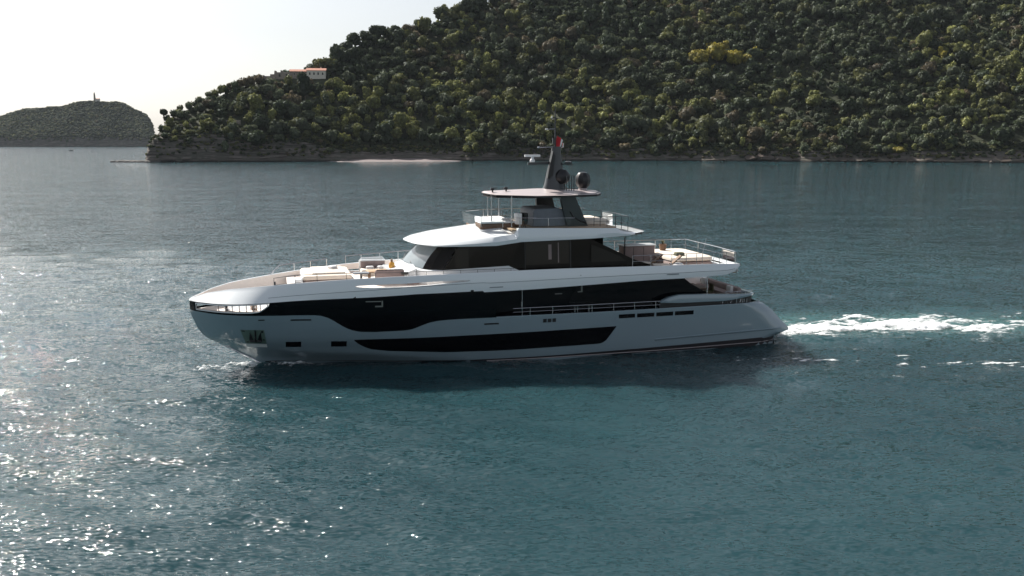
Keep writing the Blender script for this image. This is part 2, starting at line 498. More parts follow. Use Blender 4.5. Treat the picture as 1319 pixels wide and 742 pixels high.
_a = np.exp(-((_ly - _c) / (3.4 + 0.05 * np.clip(_lx - 32, 0, 60))) ** 2) * smoothstep(30, 34, _lx) * np.exp(-np.clip(_lx - 33, 0, 300) / 45.0) * (0.35 + 1.0 * fbm(_lx * 0.2, _ly * 0.5, 17, 3))
_at = me.attributes.new('aerated', 'FLOAT', 'POINT'); _at.data.foreach_set('value', np.clip(_a, 0, 1).astype(np.float32).ravel())
me.materials.append(M['water'])
tag(link_mesh('water', me), kind='structure')

# ------------------------------------------------------------------ foam of the wake (real lumps lying on the waves)
def foam(name, lx0, lx1, ly0, ly1, step, dens, label, lift=0.02, lump=0.18):
    xs = np.arange(lx0, lx1, step); ys = np.arange(ly0, ly1, step)
    A, B = np.meshgrid(xs, ys)
    X = YP.x + A * CY_ - B * SY_; Y = YP.y + A * SY_ + B * CY_
    d = dens(A, B)
    Z = sea(X, Y) + lift + np.clip(d, 0, 1) * lump * fbm(A * 1.6, B * 1.6, 9, 4)
    keep = d > -0.45
    n0, n1 = A.shape
    id_ = np.arange(n0 * n1).reshape(n0, n1)
    q = np.stack([id_[:-1, :-1], id_[:-1, 1:], id_[1:, 1:], id_[1:, :-1]], -1).reshape(-1, 4)
    k4 = keep[:-1, :-1] & keep[1:, 1:]
    q = q[k4.ravel()]
    used, inv = np.unique(q, return_inverse=True)
    V = np.stack([X, Y, Z], -1).reshape(-1, 3)[used]
    me = np_mesh(name, V, quads=inv.reshape(-1, 4))
    at = me.attributes.new('dens', 'FLOAT', 'POINT'); at.data.foreach_set('value', d.ravel()[used].astype(np.float32))
    me.materials.append(M['foam'])
    return tag(link_mesh(name, me), label, 'foam', kind='stuff')

def wake_d(A, B):
    s = A - 32.0
    half = 2.5 + 0.02 * s
    cen = np.interp(A, WAKE_X, WAKE_Y)
    q = (B - cen) / half
    e = 1 - np.abs(q) ** 1.6
    n = fbm(A * 0.35, B * 1.1, 21, 5)
    f = fbm(A * 1.5, B * 3.2, 33, 4)
    near = np.exp(-((q + 0.55) / 0.38) ** 2)            # the near edge is the densest
    return 0.55 * e + 0.55 * near * smoothstep(0, 4, s) + (n - 0.5) * 2.4 + (f - 0.5) * 1.9 - 0.27 - 0.010 * s + 0.35 * np.exp(-s / 5.0) * (e > 0)
foam('wake_foam', 33.0, 95, -24, 6, 0.10, wake_d, 'white churned wake foam trailing straight behind the stern', 0.03, 0.3)

def streak_d(A, B):
    c = np.interp(A, [26, 30, 34, 40, 44, 52, 62], [-5.4, -7.0, -8.9, -10.8, -12.0, -14.5, -17.5])
    band = 1 - np.abs(B - c) / 1.9
    n = fbm(A * 0.5, B * 1.6, 41, 4); f = fbm(A * 1.6, B * 4.5, 43, 3)
    return 0.8 * band + (n - 0.62) * 2.0 + (f - 0.6) * 2.9 - 0.78
foam('foam_streaks', 27, 62, -20, -4.0, 0.08, streak_d, 'broken thin foam streaks on the water beside the stern', 0.015, 0.04)

def bow_d(A, B):
    # curl peeling forward off the stem and along the near side
    e = 1 - np.hypot((A + 0.5) / 1.4, (B + 0.35) / 0.9)
    e2 = 1 - np.hypot((A + 1.6) / 1.6, (B + 0.8) / 0.8)
    e3 = 1 - np.abs(B + 0.35 + 0.30 * A) / 0.5 - np.clip(A - 3, 0, 9) * 0.4 - (A < -0.5) * 2
    n = fbm(A * 1.3, B * 1.6, 51, 4); f = fbm(A * 4, B * 5, 53, 3)
    return np.maximum(np.maximum(1.3 * e, 0.45 * e2), 0.5 * e3) + (n - 0.55) * 2.2 + (f - 0.5) * 1.6 - 0.25
foam('bow_foam', -6, 5, -4, 3.5, 0.06, bow_d, 'white splash of foam curling off the bow at the water line', 0.03, 0.35)

# ------------------------------------------------------------------ the hillside
U_SKY = [-40, 190, 193, 205, 225, 250, 290, 330, 360, 400, 430, 460, 480, 520, 560, 600, 640, 700, 800, 950, 1100, 1319, 1500]
V_SKY = [146, 164, 155, 148, 137, 126, 110, 97, 91, 86, 68, 50, 42, 37, 22, 10, 0, -22, -55, -85, -105, -120, -125]
def shore_y(X):
    b = np.interp(X, [-260, -227, -150, -70, 0, 100, 200, 330, 520, 800], [562, 566, 583, 600, 610, 603, 578, 540, 505, 480])
    return b + 5.0 * (fbm(np.asarray(X) * 0.035, np.zeros_like(np.asarray(X, float)), 61, 3) - 0.5) + 4.0 * (fbm(np.asarray(X) * 0.14, np.zeros_like(np.asarray(X, float)), 62, 2) - 0.5)
def cliff_h(X):
    return np.interp(X, [-243, -234, -226, -180, -132, -112, -45, -30, 20, 150, 260, 330, 500], [0, 4, 13, 12, 8.0, 3.5, 3.5, 5.0, 5.0, 4.0, 3.5, 5, 5])
TREE_H = 5.0
_rx, _ry, _rz = [], [], []
for u, v in zip(U_SKY, V_SKY):
    a = (u - 659.5) / FOC; b = (371 - v) / FOC
    fy = math.cos(PITCH) + b * math.sin(PITCH); fz = -math.sin(PITCH) + b * math.cos(PITCH)
    z = 20.0
    for _ in range(60):
        X = a / fy * 600
        d = None
        ys = float(shore_y(np.array([a / fy * 590]))[0])
        d = ys + 10 + max(0, (z - 8)) / 0.70
        z = 0.5 * z + 0.5 * (CAM_H + fz / fy * d - TREE_H)
    _rx.append(a / fy * d); _ry.append(d); _rz.append(z)
_o = np.argsort(_rx); _rx = np.array(_rx)[_o]; _ry = np.array(_ry)[_o]; _rz = np.array(_rz)[_o]
def terrain(X, Y):
    X = np.asarray(X, float); Y = np.asarray(Y, float)
    ys = shore_y(X); s = Y - ys
    yr = np.interp(X, _rx, _ry); zr = np.interp(X, _rx, _rz)
    ch = np.minimum(cliff_h(X), np.maximum(zr - 1, 1)) * (0.75 + 0.5 * vnoise(X * 0.07, X * 0, 71))
    sw = s + 4.0 * (fbm(X * 0.16, Y * 0.16, 72, 3) - 0.5)
    st = np.clip(sw / 8.0, 0, 1)
    cl = ch * (0.35 * smoothstep(0, .14, st) + 0.30 * smoothstep(.3, .48, st) + 0.35 * smoothstep(.62, .95, st))
    t = np.clip((s - 2) / np.maximum(yr - ys - 2, 1), 0, 1.0)
    body = (zr - ch) * t ** 1.06 + 6.0 * (fbm(X * 0.022, Y * 0.022, 73, 4) - 0.5) * np.sin(np.pi * np.clip(t, 0, 1)) * np.clip(zr / 60, 0.15, 1)
    back = -0.22 * np.clip(Y - yr, 0, None)
    z = cl + body + back
    edge = smoothstep(-234, -229.5, X + 2.5 * (vnoise(Y * 0.2, Y * 0, 74) - 0.5) * 2)
    z = z * edge
    return np.where(s < -0.5, -2.0, z - 0.8 * (1 - np.clip(s + 0.5, 0, 1)) - 2.0 * (1 - edge))

offs = np.concatenate([[-2, -0.6], np.arange(-0.2, 6, 0.5), np.arange(6, 20, 1.5), np.arange(20, 420, 5.0)])
txs = np.concatenate([np.arange(-246, -215, 0.8), np.arange(-215, 520, 2.0)])
TX, TO = np.meshgrid(txs, offs)
TY = shore_y(TX) + TO
TZ = terrain(TX, TY)
n0, n1 = TX.shape
idx = np.arange(n0 * n1).reshape(n0, n1)
Q = np.stack([idx[:-1, :-1], idx[:-1, 1:], idx[1:, 1:], idx[1:, :-1]], -1).reshape(-1, 4)
me = np_mesh('hillside', np.stack([TX, TY, TZ], -1).reshape(-1, 3), quads=Q, smooth=False)
me.materials.append(M['rock']); me.materials.append(M['soil'])
qc = TO.ravel()[Q].mean(1)
cx_ = TX.ravel()[Q].mean(1); cz_ = TZ.ravel()[Q].mean(1)
me.polygons.foreach_set('material_index', ((cz_ > cliff_h(cx_) * 1.25 + 2.0)).astype(np.int32))
tag(link_mesh('hillside_terrain', me), kind='structure')

def locate(u, v, lift=0.0):
    """the point of the hillside seen at a pixel of the photograph"""
    a = (u - 659.5) / FOC; b = (371 - v) / FOC
    d = np.array([a, math.cos(PITCH) + b * math.sin(PITCH), -math.sin(PITCH) + b * math.cos(PITCH)])
    ts = np.arange(500, 1100, 0.5)
    P = np.array([0, 0, CAM_H]) + ts[:, None] * d
    h = terrain(P[:, 0], P[:, 1]) + lift
    k = np.argmax(P[:, 2] < h)
    if k == 0: k = np.argmin(P[:, 2] - h)
    return P[k]

# pebble beach at the foot of the slope
bx = np.arange(-122, -30, 1.5)
rows = []
for o_, z_ in ((-19, -0.1), (-16, 0.35), (-8, 0.7), (0, 1.2), (2.5, 1.8)):
    taper = np.clip(np.minimum(bx + 122, -30 - bx) / 25, 0, 1)
    rows.append(np.stack([bx, shore_y(bx) + o_ * (0.3 + 0.7 * taper) + 0.6, z_ * (0.25 + 0.75 * taper) + 0.25 * (vnoise(bx * 0.3, bx * 0 + o_, 81) - 0.5) - 0.3 * (1 - taper)], -1))
mb = MB(); mb.grid([[tuple(p) for p in r_] for r_ in rows])
tag(mb.build('beach', M['pebble'], smooth=1.0), kind='structure')

# ------------------------------------------------------------------ the far island
def island_top(X):
    # heights along the island read at about 2.25 km
    return np.interp(X, [-1900, -1600, -1440, -1325, -1244, -1174, -1104, -1058, -1003, -973, -943, -929, -922, -916, -911],
                        [10, 25, 40, 60, 86, 98, 104, 110, 104, 97, 87, 78, 66, 52, 2])
def island(X, Y):
    s = Y - (2192 + 10 * (fbm(np.asarray(X) * 0.01, np.asarray(X) * 0, 91, 3) - 0.5))
    top = island_top(X * 2310.0 / np.maximum(Y, 1))
    cl = np.minimum(14 + 10 * vnoise(np.asarray(X) * 0.02, np.asarray(X) * 0, 92), top) * smoothstep(0, 8, s)
    t = np.clip((s - 6) / 110.0, 0, 1)
    z = cl + np.maximum(top - 20, 0) * t ** 0.9 + 8 * (fbm(X * 0.02, Y * 0.02, 93, 4) - 0.5) * np.clip(t * 4, 0, 1) * np.clip(top / 60, 0, 1)
    z = z - 0.5 * np.clip(s - 150, 0, None)
    return np.where(s < 0, -2.0, z)
ix = np.concatenate([np.arange(-1900, -960, 8), np.arange(-960, -860, 2.0)]); iy = np.concatenate([np.arange(2180, 2215, 2.5), np.arange(2215, 2420, 8)])
IX, IY = np.meshgrid(ix, iy); IZ = island(IX, IY)
n0, n1 = IX.shape; idx = np.arange(n0 * n1).reshape(n0, n1)
Q = np.stack([idx[:-1, :-1], idx[:-1, 1:], idx[1:, 1:], idx[1:, :-1]], -1).reshape(-1, 4)
me = np_mesh('island', np.stack([IX, IY, IZ], -1).reshape(-1, 3), quads=Q)
me.materials.append(M['rock']); me.materials.append(M['soil'])
me.polygons.foreach_set('material_index', (IZ.ravel()[Q].mean(1) > 22).astype(np.int32))
tag(link_mesh('island_terrain', me), kind='structure')

# ------------------------------------------------------------------ trees
def ico(sub=1):
    import bmesh
    bm = bmesh.new(); bmesh.ops.create_icosphere(bm, subdivisions=sub, radius=1)
    V = np.array([v.co[:] for v in bm.verts]); F = np.array([[v.index for v in f.verts] for f in bm.faces]); bm.free()
    return V, F
ICO_V, ICO_F = ico(2)
ICO1_V, ICO1_F = ico(1)

def crown_proto(seed, kind, nleaf, fine=True):
    """crown of radius about 1 standing on z=0: lobes of leaf clumps round a leafy core"""
    g = np.random.default_rng(seed)
    if kind == 'round': nl, sx, sz, zc = 11, 0.62, 0.48, 0.95
    elif kind == 'tall': nl, sx, sz, zc = 11, 0.42, 0.85, 1.35
    elif kind == 'flat': nl, sx, sz, zc = 9, 0.72, 0.12, 1.55
    else: nl, sx, sz, zc = 9, 0.75, 0.30, 0.62          # bush
    C = []; Rr = []
    for k in range(nl):
        d = g.normal(0, 1, 3); d /= np.linalg.norm(d)
        q = g.uniform(0.25, 1) ** 0.5
        C.append((d[0] * sx * q, d[1] * sx * q, zc + d[2] * sz * q)); Rr.append(g.uniform(0.20, 0.48))
    C.append((0, 0, zc)); Rr.append(0.55 if kind != 'flat' else 0.4)
    C = np.array(C); Rr = np.array(Rr)
    Vs, Ts, n = [], [], 0
    bv, bf = (ICO_V, ICO_F) if fine else (ICO1_V, ICO1_F)
    for c, r in zip(C, Rr):
        v = bv * (r * 0.86) * (1 + 0.16 * g.normal(0, 1, (len(bv), 1)))
        Vs.append(v + c); Ts.append(bf + n); n += len(bv)
    nc = n
    P, N = [], []
    while len(P) < nleaf:
        i = g.integers(len(C)); d = g.normal(0, 1, 3); d /= np.linalg.norm(d)
        if d[2] < -0.5: continue
        p = C[i] + d * Rr[i] * g.uniform(0.9, 1.12)
        if np.any(np.linalg.norm(C - p, axis=1) < Rr * 0.8): continue
        P.append(p); N.append(d)
    P = np.array(P); N = np.array(N)
    N = N + g.normal(0, 0.45, N.shape); N /= np.linalg.norm(N, axis=1)[:, None]
    A = np.cross(N, g.normal(0, 1, N.shape)); A /= np.linalg.norm(A, axis=1)[:, None]
    Bv = np.cross(N, A)
    s = g.uniform(0.075, 0.15, len(P))[:, None] * (1.0 if fine else 1.35)
    q0 = P + A * s; q1 = P + Bv * s * 0.8; q2 = P - A * s * 0.9; q3 = P - Bv * s * 0.7
    LV = np.stack([q0, q1, q2, q3], 1).reshape(-1, 3)
    LQ = n + np.arange(len(P) * 4).reshape(-1, 4)
    sq = np.array([g.uniform(0.82, 1.2), g.uniform(0.82, 1.2), 1.0])
    V = np.concatenate(Vs + [LV]) * sq; T = np.concatenate(Ts)
    # leaf clumps differ a little among themselves; own colour, not light
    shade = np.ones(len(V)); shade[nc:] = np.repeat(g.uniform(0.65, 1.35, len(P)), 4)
    shade[:nc] = 0.7      # cores darkened to deepen the shade inside the crowns
    return V, T, LQ, shade

KINDS = ['round', 'tall', 'flat', 'bush']
PROTO = {(k, i): crown_proto(100 + 17 * i + 5 * j, k, 300) for j, k in enumerate(KINDS) for i in range(4)}
PROTO_LOW = {(k, i): crown_proto(500 + 17 * i + 5 * j, k, 130, fine=False) for j, k in enumerate(KINDS) for i in range(6)}

TINT = {'dark': (0.040, 0.054, 0.024), 'grey': (0.080, 0.094, 0.052), 'olive': (0.115, 0.120, 0.042),
        'bright': (0.165, 0.172, 0.055), 'yellow': (0.350, 0.300, 0.060), 'brown': (0.120, 0.098, 0.058)}

def merge_trees(name, items, low=True):
    """items: (x, y, z, radius, height factor, angle, kind, variant, tint)"""
    VV, TT, QQ, CC = [], [], [], []; n = 0
    src = PROTO_LOW if low else PROTO
    for x, y, z, r, hf, ang, k, i, t in items:
        V, T, LQ, sh = src[(k, i)]
        c, s = math.cos(ang), math.sin(ang)
        W = np.empty_like(V)
        W[:, 0] = (V[:, 0] * c - V[:, 1] * s) * r + x
        W[:, 1] = (V[:, 0] * s + V[:, 1] * c) * r + y
        W[:, 2] = V[:, 2] * r * hf + z
        VV.append(W); TT.append(T + n); QQ.append(LQ + n); n += len(V)
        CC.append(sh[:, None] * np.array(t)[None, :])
    me = np_mesh(name, np.concatenate(VV), quads=np.concatenate(QQ), tris=np.concatenate(TT), tint=np.concatenate(CC))
    me.materials.append(M['foliage'])
    return link_mesh(name, me)

def project(P):
    P = np.atleast_2d(P)
    dz = P[:, 2] - CAM_H
    dep = P[:, 1] * math.cos(PITCH) - dz * math.sin(PITCH); up = P[:, 1] * math.sin(PITCH) + dz * math.cos(PITCH)
    return 659.5 + FOC * P[:, 0] / dep, 371 - FOC * up / dep

# ------------------------------------------------------------------ forest on the hillside
BRIGHT = [(228, 165, 30, 14, .45), (255, 172, 30, 12, .3), (330, 150, 40, 25, .3), (440, 135, 60, 28, .5), (480, 168, 60, 20, .45), (560, 130, 40, 30, .35),
          (590, 165, 30, 20, .45), (640, 150, 45, 28, .6), (700, 158, 60, 26, .5), (745, 150, 45, 24, .6), (610, 100, 30, 20, .4), (850, 145, 45, 22, .55), (880, 170, 40, 20, .45),
          (960, 140, 40, 20, .25), (1260, 100, 60, 45, .6), (1230, 150, 60, 25, .5), (1210, 60, 50, 20, .4), (1160, 190, 22, 8, .9), (1040, 140, 40, 30, .2),
          (560, 40, 70, 25, .3), (760, 120, 60, 18, .35)]
YELLOW = [(922, 76, 36, 15, .8), (968, 75, 16, 14, .5), (1215, 68, 14, 6, .7), (775, 118, 14, 10, .6)]
VILLA = locate(395, 99)
VX, VY, VZ = VILLA
RUIN = locate(357, 101)

def pick_tint(u, v, x, y, g):
    for L, nm in ((YELLOW, 'yellow'), (BRIGHT, 'bright')):
        for cu, cv, ru, rv, pr in L:
            if ((u - cu) / ru) ** 2 + ((v - cv) / rv) ** 2 < 1 and g.random() < pr: return nm
    n = fbm(np.array([x * 0.02]), np.array([y * 0.02]), 131, 3)[0]
    r = g.random() + (n - 0.5) * 1.2
    if r < 0.36: return 'dark'
    if r < 0.72: return 'grey'
    if r < 0.93: return 'olive'
    return 'brown' if g.random() < 0.7 else 'bright'

g = np.random.default_rng(11)
trees = []
STEP = 5.6
for X0 in np.arange(-238, 505, STEP):
    ysh = float(shore_y(np.array([X0]))[0]); yr = float(np.interp(X0, _rx, _ry))
    for Y0 in np.arange(ysh + 1.5, min(yr + 25, ysh + 300), STEP):
        x = X0 + g.uniform(-2.7, 2.7); y = Y0 + g.uniform(-2.7, 2.7)
        z = float(terrain(np.array([x]), np.array([y]))[0])
        if z < 2.5: continue
        u, v = project(np.array([[x, y, z + 2]])); u = u[0]; v = v[0]
        if v < -75 or u > 1400: continue
        s_ = y - float(shore_y(np.array([x]))[0])
        # bare cliffs at the headland and low rocks by the shore
        if z < float(cliff_h(np.array([x]))[0]) * 0.7 and g.random() < 0.75: continue
        if 340 < u < 420 and VY - 16 < y < VY + 9 and abs(x - (VX + RUIN[0]) / 2 + 1) < 29 and (v > 85): 
            if not (382 < u < 400 and v > 104): continue
        # scrubby openings high on the left shoulder
        op = fbm(np.array([x * 0.03]), np.array([y * 0.03]), 141, 3)[0]
        if u < 660 and v < 75 and op > 0.55 and g.random() < 0.6 and y < yr - 12: continue
        if op > 0.74 and g.random() < 0.3 and y < yr - 30: continue
        r = float(np.clip(np.exp(g.normal(1.40, 0.38)), 1.9, 8.2))
        if u > 950: r *= 0.9
        if u < 320: r = min(r, 3.0 if u < 250 else 4.6)
        if -118 < x < -34 and s_ < 13: continue
        tn = pick_tint(u, v, x, y, g)
        if tn in ('bright', 'yellow'): kind = g.choice(['tall', 'round', 'tall', 'bush'])
        elif tn == 'brown': kind = g.choice(['round', 'bush'])
        else: kind = g.choice(['round', 'round', 'bush', 'round', 'tall'])
        if u < 330 and v < 150 and g.random() < 0.15: kind = 'flat'
        if kind == 'tall': r *= 0.75
        if u < 260 and kind == 'tall': kind = 'bush'
        trees.append([x, y, z - 0.5, r, g.uniform(0.85, 1.25), g.uniform(0, 6.28), str(kind), int(g.integers(4)), tn, u, v])

# trees that stand out in the photograph
def feature(u, v, r, hf, kind, tn, lift=2.0):
    p = locate(u, v, lift)
    z = float(terrain(p[:1], p[1:2])[0])
    return [p[0], p[1], z - 0.3, r, hf, g.uniform(0, 6.28), kind, int(g.integers(4)), tn, u, v]
FEATURES = []
for spec, label in (
    ((211, 146, 2.6, 2.0, 'flat', 'dark'), 'lone umbrella pine standing above the skyline of the headland'),
    ((393, 128, 7.4, 1.15, 'tall', 'dark'), 'big very dark tree standing directly below the red roofed villa'),
    ((903, 84, 9.0, 1.0, 'round', 'yellow'), 'left of the three big golden yellow trees high on the slope'),
    ((924, 80, 10.0, 1.05, 'round', 'yellow'), 'middle and tallest of the three big golden yellow trees'),
    ((945, 84, 8.5, 0.95, 'round', 'yellow'), 'right of the three big golden yellow trees high on the slope'),
    ((947, 24, 6.5, 0.9, 'bush', 'bright'), 'single bright green domed tree near the top of the slope'),
    ((1090, 190, 8.0, 1.15, 'round', 'dark'), 'big round dark tree standing alone at the rocky shore'),
    ((1158, 194, 5.2, 0.7, 'bush', 'yellow'), 'low yellow bush spreading just above the pale shore rocks'),
    ((640, 124, 6.0, 1.0, 'bush', 'dark'), 'wide dark domed tree on the slope left of the mast top'),
    ((770, 122, 5.5, 0.8, 'flat', 'bright'), 'flat bright yellow green pine on the mid slope right of the mast'),
):
    FEATURES.append((feature(*spec), label))
    f = FEATURES[-1][0]
    rr = f[3] * 0.75
    trees = [t for t in trees if not ((t[0] - f[0]) ** 2 + (t[1] - f[1]) ** 2 < rr * rr
             or (abs(t[9] - f[9]) < f[3] * 1.6 and 0 < f[1] - t[1] < 16 and t[2] + 2.0 * t[3] * t[4] > f[2] + 1.2 * f[3]))]

# the ones that show largest are things of their own, the rest is woodland
inframe = [i for i, t in enumerate(trees) if 0 < t[9] < 1319 and t[10] > 4]
inframe.sort(key=lambda i: -trees[i][3] / trees[i][1])
single = set(inframe[:288])

crown_cache, trunk_cache = {}, {}
def crown_mesh(kind, i, tn):
    k = (kind, i, tn)
    if k not in crown_cache:
        V, T, LQ, sh = PROTO[(kind, i)]
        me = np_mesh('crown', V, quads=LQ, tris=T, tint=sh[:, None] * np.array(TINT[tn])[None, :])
        me.materials.append(M['foliage']); crown_cache[k] = me
    return crown_cache[k]
def trunk_mesh(kind):
    if kind not in trunk_cache:
        top = {'round': 0.9, 'tall': 1.3, 'flat': 1.5, 'bush': 0.55}[kind]
        mb = MB()
        mb.tube([(0, 0, -0.3), (0.03, 0.02, top * 0.4), (0.0, 0.05, top)], 0.085, 7, 0.045)
        for a in (0.4, 2.3, 4.4):
            mb.tube([(0.02, 0.03, top * 0.55), (0.2 * math.cos(a), 0.2 * math.sin(a), top * 0.8), (0.42 * math.cos(a), 0.42 * math.sin(a), top)], 0.04, 5, 0.015)
        o = mb.build('trunk', M['bark'], smooth=1.0); me = o.data
        bpy.data.objects.remove(o); trunk_cache[kind] = me
    return trunk_cache[kind]

NAME = {'round': 'broadleaf_tree', 'tall': 'pine_tree', 'flat': 'umbrella_pine', 'bush': 'spreading_tree'}
def plant(t, label):
    x, y, z, r, hf, ang, kind, i, tn = t[:9]
    root = empty(NAME[kind], (x, y, z), ang)
    root.scale = (r, r, r * hf)
    tag(root, label, 'tree', 'trees on the wooded hillside')
    link_mesh('trunk', trunk_mesh(kind), root)
    link_mesh('crown', crown_mesh(kind, i, tn), root)

CW = {'dark': 'dark green', 'grey': 'grey green', 'olive': 'olive green', 'bright': 'bright yellow green', 'yellow': 'golden yellow', 'brown': 'brownish'}
KW = {'round': 'round', 'tall': 'upright', 'flat': 'flat topped', 'bush': 'low domed'}
def zone(u):
    for lim, w in ((232, 'the headland tip'), (300, 'the left cliff'), (345, 'the left skyline'), (445, 'the villa'), (600, 'the pebble beach'),
                   (690, 'the mast, left side'), (790, 'the mast, right side'), (880, 'the mid shore'), (985, 'the yellow trees'),
                   (1080, 'the pink rock'), (1200, 'the pale shore rocks')):
        if u < lim: return w
    return 'the right picture edge'
def band(t):
    s = t[1] - float(shore_y(np.array([t[0]]))[0])
    if s < 14: return 'lowest row near'
    if s < 45: return 'low slope by'
    if s < 90: return 'mid slope above'
    if s < 140: return 'high slope above'
    return 'top slope above'
groups = {}
for i in single:
    t = trees[i]
    groups.setdefault(f"{CW[t[8]]} {KW[t[6]]} tree, {band(t)} {zone(t[9])}", []).append(t)
ORD = ['leftmost', 'second from left', 'third from left', 'fourth from left', 'fifth from left', 'sixth from left', 'seventh from left', 'eighth from left', 'ninth from left', 'tenth from left', 'eleventh from left', 'twelfth from left']
NUM = ['', '', 'two', 'three', 'four', 'five', 'six', 'seven', 'eight', 'nine', 'ten', 'eleven', 'twelve']
for lab, ts in groups.items():
    ts.sort(key=lambda t: t[9])
    for k, t in enumerate(ts):
        n = len(ts)
        if n == 1: plant(t, lab)
        elif n == 2: plant(t, lab + (', left of two' if k == 0 else ', right of two'))
        else: plant(t, lab + ', ' + (ORD[k] if k < n - 1 else 'rightmost') if n <= 12 else lab)
for f, lab in FEATURES: plant(f, lab)

rest = [t for i, t in enumerate(trees) if i not in single]
jit = lambda tn: tuple(np.array(TINT[tn]) * g.uniform(0.65, 1.4))
tag(merge_trees('woodland', [(t[0], t[1], t[2], t[3], t[4], t[5], t[6], int(g.integers(6)), jit(t[8])) for t in rest]),
    'dense mixed woodland covering the hillside behind the yacht', 'woodland', kind='stuff')

# undergrowth between the trees and on the cliff ledges
under = []
for _ in range(11000):
    x = g.uniform(-239, 500); y = float(shore_y(np.array([x]))[0]) + (g.uniform(1.5, 15) if g.random() < 0.30 else g.uniform(1.5, 230))
    z = float(terrain(np.array([x]), np.array([y]))[0])
    if z < 2.0: continue
    if z < float(cliff_h(np.array([x]))[0]) * 0.7 and g.random() < 0.25: continue
    if -118 < x < -34 and y - float(shore_y(np.array([x]))[0]) < 6: continue
    if abs(x - VX + 8) < 27 and VY - 9 < y < VY + 9: continue
    u, v = project(np.array([[x, y, z]]))
    if u[0] > 1380 or v[0] < -40: continue
    tn = g.choice(['dark', 'grey', 'olive', 'olive', 'brown', 'bright'], p=[.22, .25, .2, .13, .12, .08])
    under.append((x, y, z - 0.3, g.uniform(0.7, 1.9), g.uniform(0.6, 1.1), g.uniform(0, 6.28), 'bush', int(g.integers(6)), jit(tn)))
_full = PROTO_LOW
PROTO_LOW = {(k, i): crown_proto(900 + i, 'bush', 45, fine=False) for k in ('bush',) for i in range(6)}
tag(merge_trees('undergrowth', under), 'low scrub growing between the trees and on cliff ledges', 'undergrowth', kind='stuff')

# island woods
isl = []
for _ in range(9000):
    x = g.uniform(-1400, -868); y = g.uniform(2196, 2350)
    z = float(island(np.array([x]), np.array([y]))[0])
    if z < 9 + 14 * g.random(): continue
    r = g.uniform(2.2, 5.5)
    tn = g.choice(['dark', 'grey', 'olive', 'brown'], p=[.4, .35, .2, .05])
    isl.append((x, y, z - 1.0, r, g.uniform(0.8, 1.2), 0.0, 'bush', int(g.integers(6)), jit(tn)))
PROTO_LOW = {(k, i): crown_proto(950 + i, 'bush', 24, fine=False) for k in ('bush',) for i in range(6)}
tag(merge_trees('island_woodland', isl), 'hazy woodland covering the far island with the lighthouse', 'woodland', kind='stuff')
PROTO_LOW = _full

# ------------------------------------------------------------------ villa, ruin, terrace wall
def house_windows(parent, spots, w, h, y, sill=True):
    for x, z in spots:
        f = MB().box(x - w / 2 - .12, x + w / 2 + .12, y - .08, y + .02, z - .12, z + h + .12).build('window', M['plaster'], parent)
        MB().box(x - w / 2, x + w / 2, y - .10, y - .03, z, z + h).build('pane', M['dark'], f)
vr = empty('villa', (VX + 1.5, VY, VZ + 0.3), 0.12)
tag(vr, 'pale villa with long red tiled roofs high on the wooded slope', 'house')
MB().box(-1, 12.5, -3.6, 4.5, -2, 4.2).build('wall', M['plaster'], vr)
MB().box(-13, -1.01, -2.4, 4.5, -2, 3.5).build('wing', M['stone'], vr)  # darker stone colour stands in for the wing's shaded front
def gable(x0, x1, y0, y1, z0, rise, o=0.5):
    ym = (y0 + y1) / 2
    mb = MB()
    for ya, yb in ((y0 - o, ym), (y1 + o, ym)):
        mb.add([(x0 - o, ya, z0 - .15), (x1 + o, ya, z0 - .15), (x1 + o, yb, z0 + rise), (x0 - o, yb, z0 + rise),
                (x0 - o, ya, z0 - .4), (x1 + o, ya, z0 - .4), (x1 + o, yb, z0 + rise - .25), (x0 - o, yb, z0 + rise - .25)],
               [(0, 1, 2, 3), (7, 6, 5, 4), (0, 4, 5, 1), (1, 5, 6, 2), (2, 6, 7, 3), (3, 7, 4, 0)])
    return mb
rf = gable(-1, 12.5, -3.6, 4.5, 4.25, 1.7).build('roof', M['rooftile'], vr)
MB().box(8.4, 9.2, 1.5, 2.3, 4.4, 6.9).build('chimney', M['plaster'], rf)
gable(-13, -1.6, -2.4, 4.5, 3.55, 1.5).build('roof', M['rooftile'], vr)
house_windows(vr, [(1.2, 0.9), (4.2, 0.9), (7.2, 0.9), (10.4, 0.9)], 1.0, 1.7, -3.6)
house_windows(vr, [(-10, 0.8), (-6, 0.8)], 1.0, 1.4, -2.4)

RX, RY, RZ = RUIN
rr_ = empty('stone_ruin', (RX, RY, RZ), 0.1)
tag(rr_, 'roofless grey stone ruin with stepped walls left of the villa', 'ruin')
mb = MB()
mb.box(-2, 9, 0, 1, -2, 4.4); mb.box(-2, -1, 1, 7, -2, 5.6); mb.box(9, 10, 0, 7, -2, 3.4); mb.box(2.5, 3.6, 0.1, 6, 4.0, 5.8)
mb.box(-10, -2.01, -1.0, 0, -3, 1.6); mb.box(-5, -2.01, 0.2, 1.2, 1, 3.0); mb.box(-10, -9.2, -1, 4, -3, 2.2)
mb.build('wall', M['stone'], rr_, bevel=0.12)
for x in (1.2, 6.3):
    MB().box(x, x + 1.2, -0.06, 0.02, 1.2, 3.0).build('window', M['dark'], rr_)

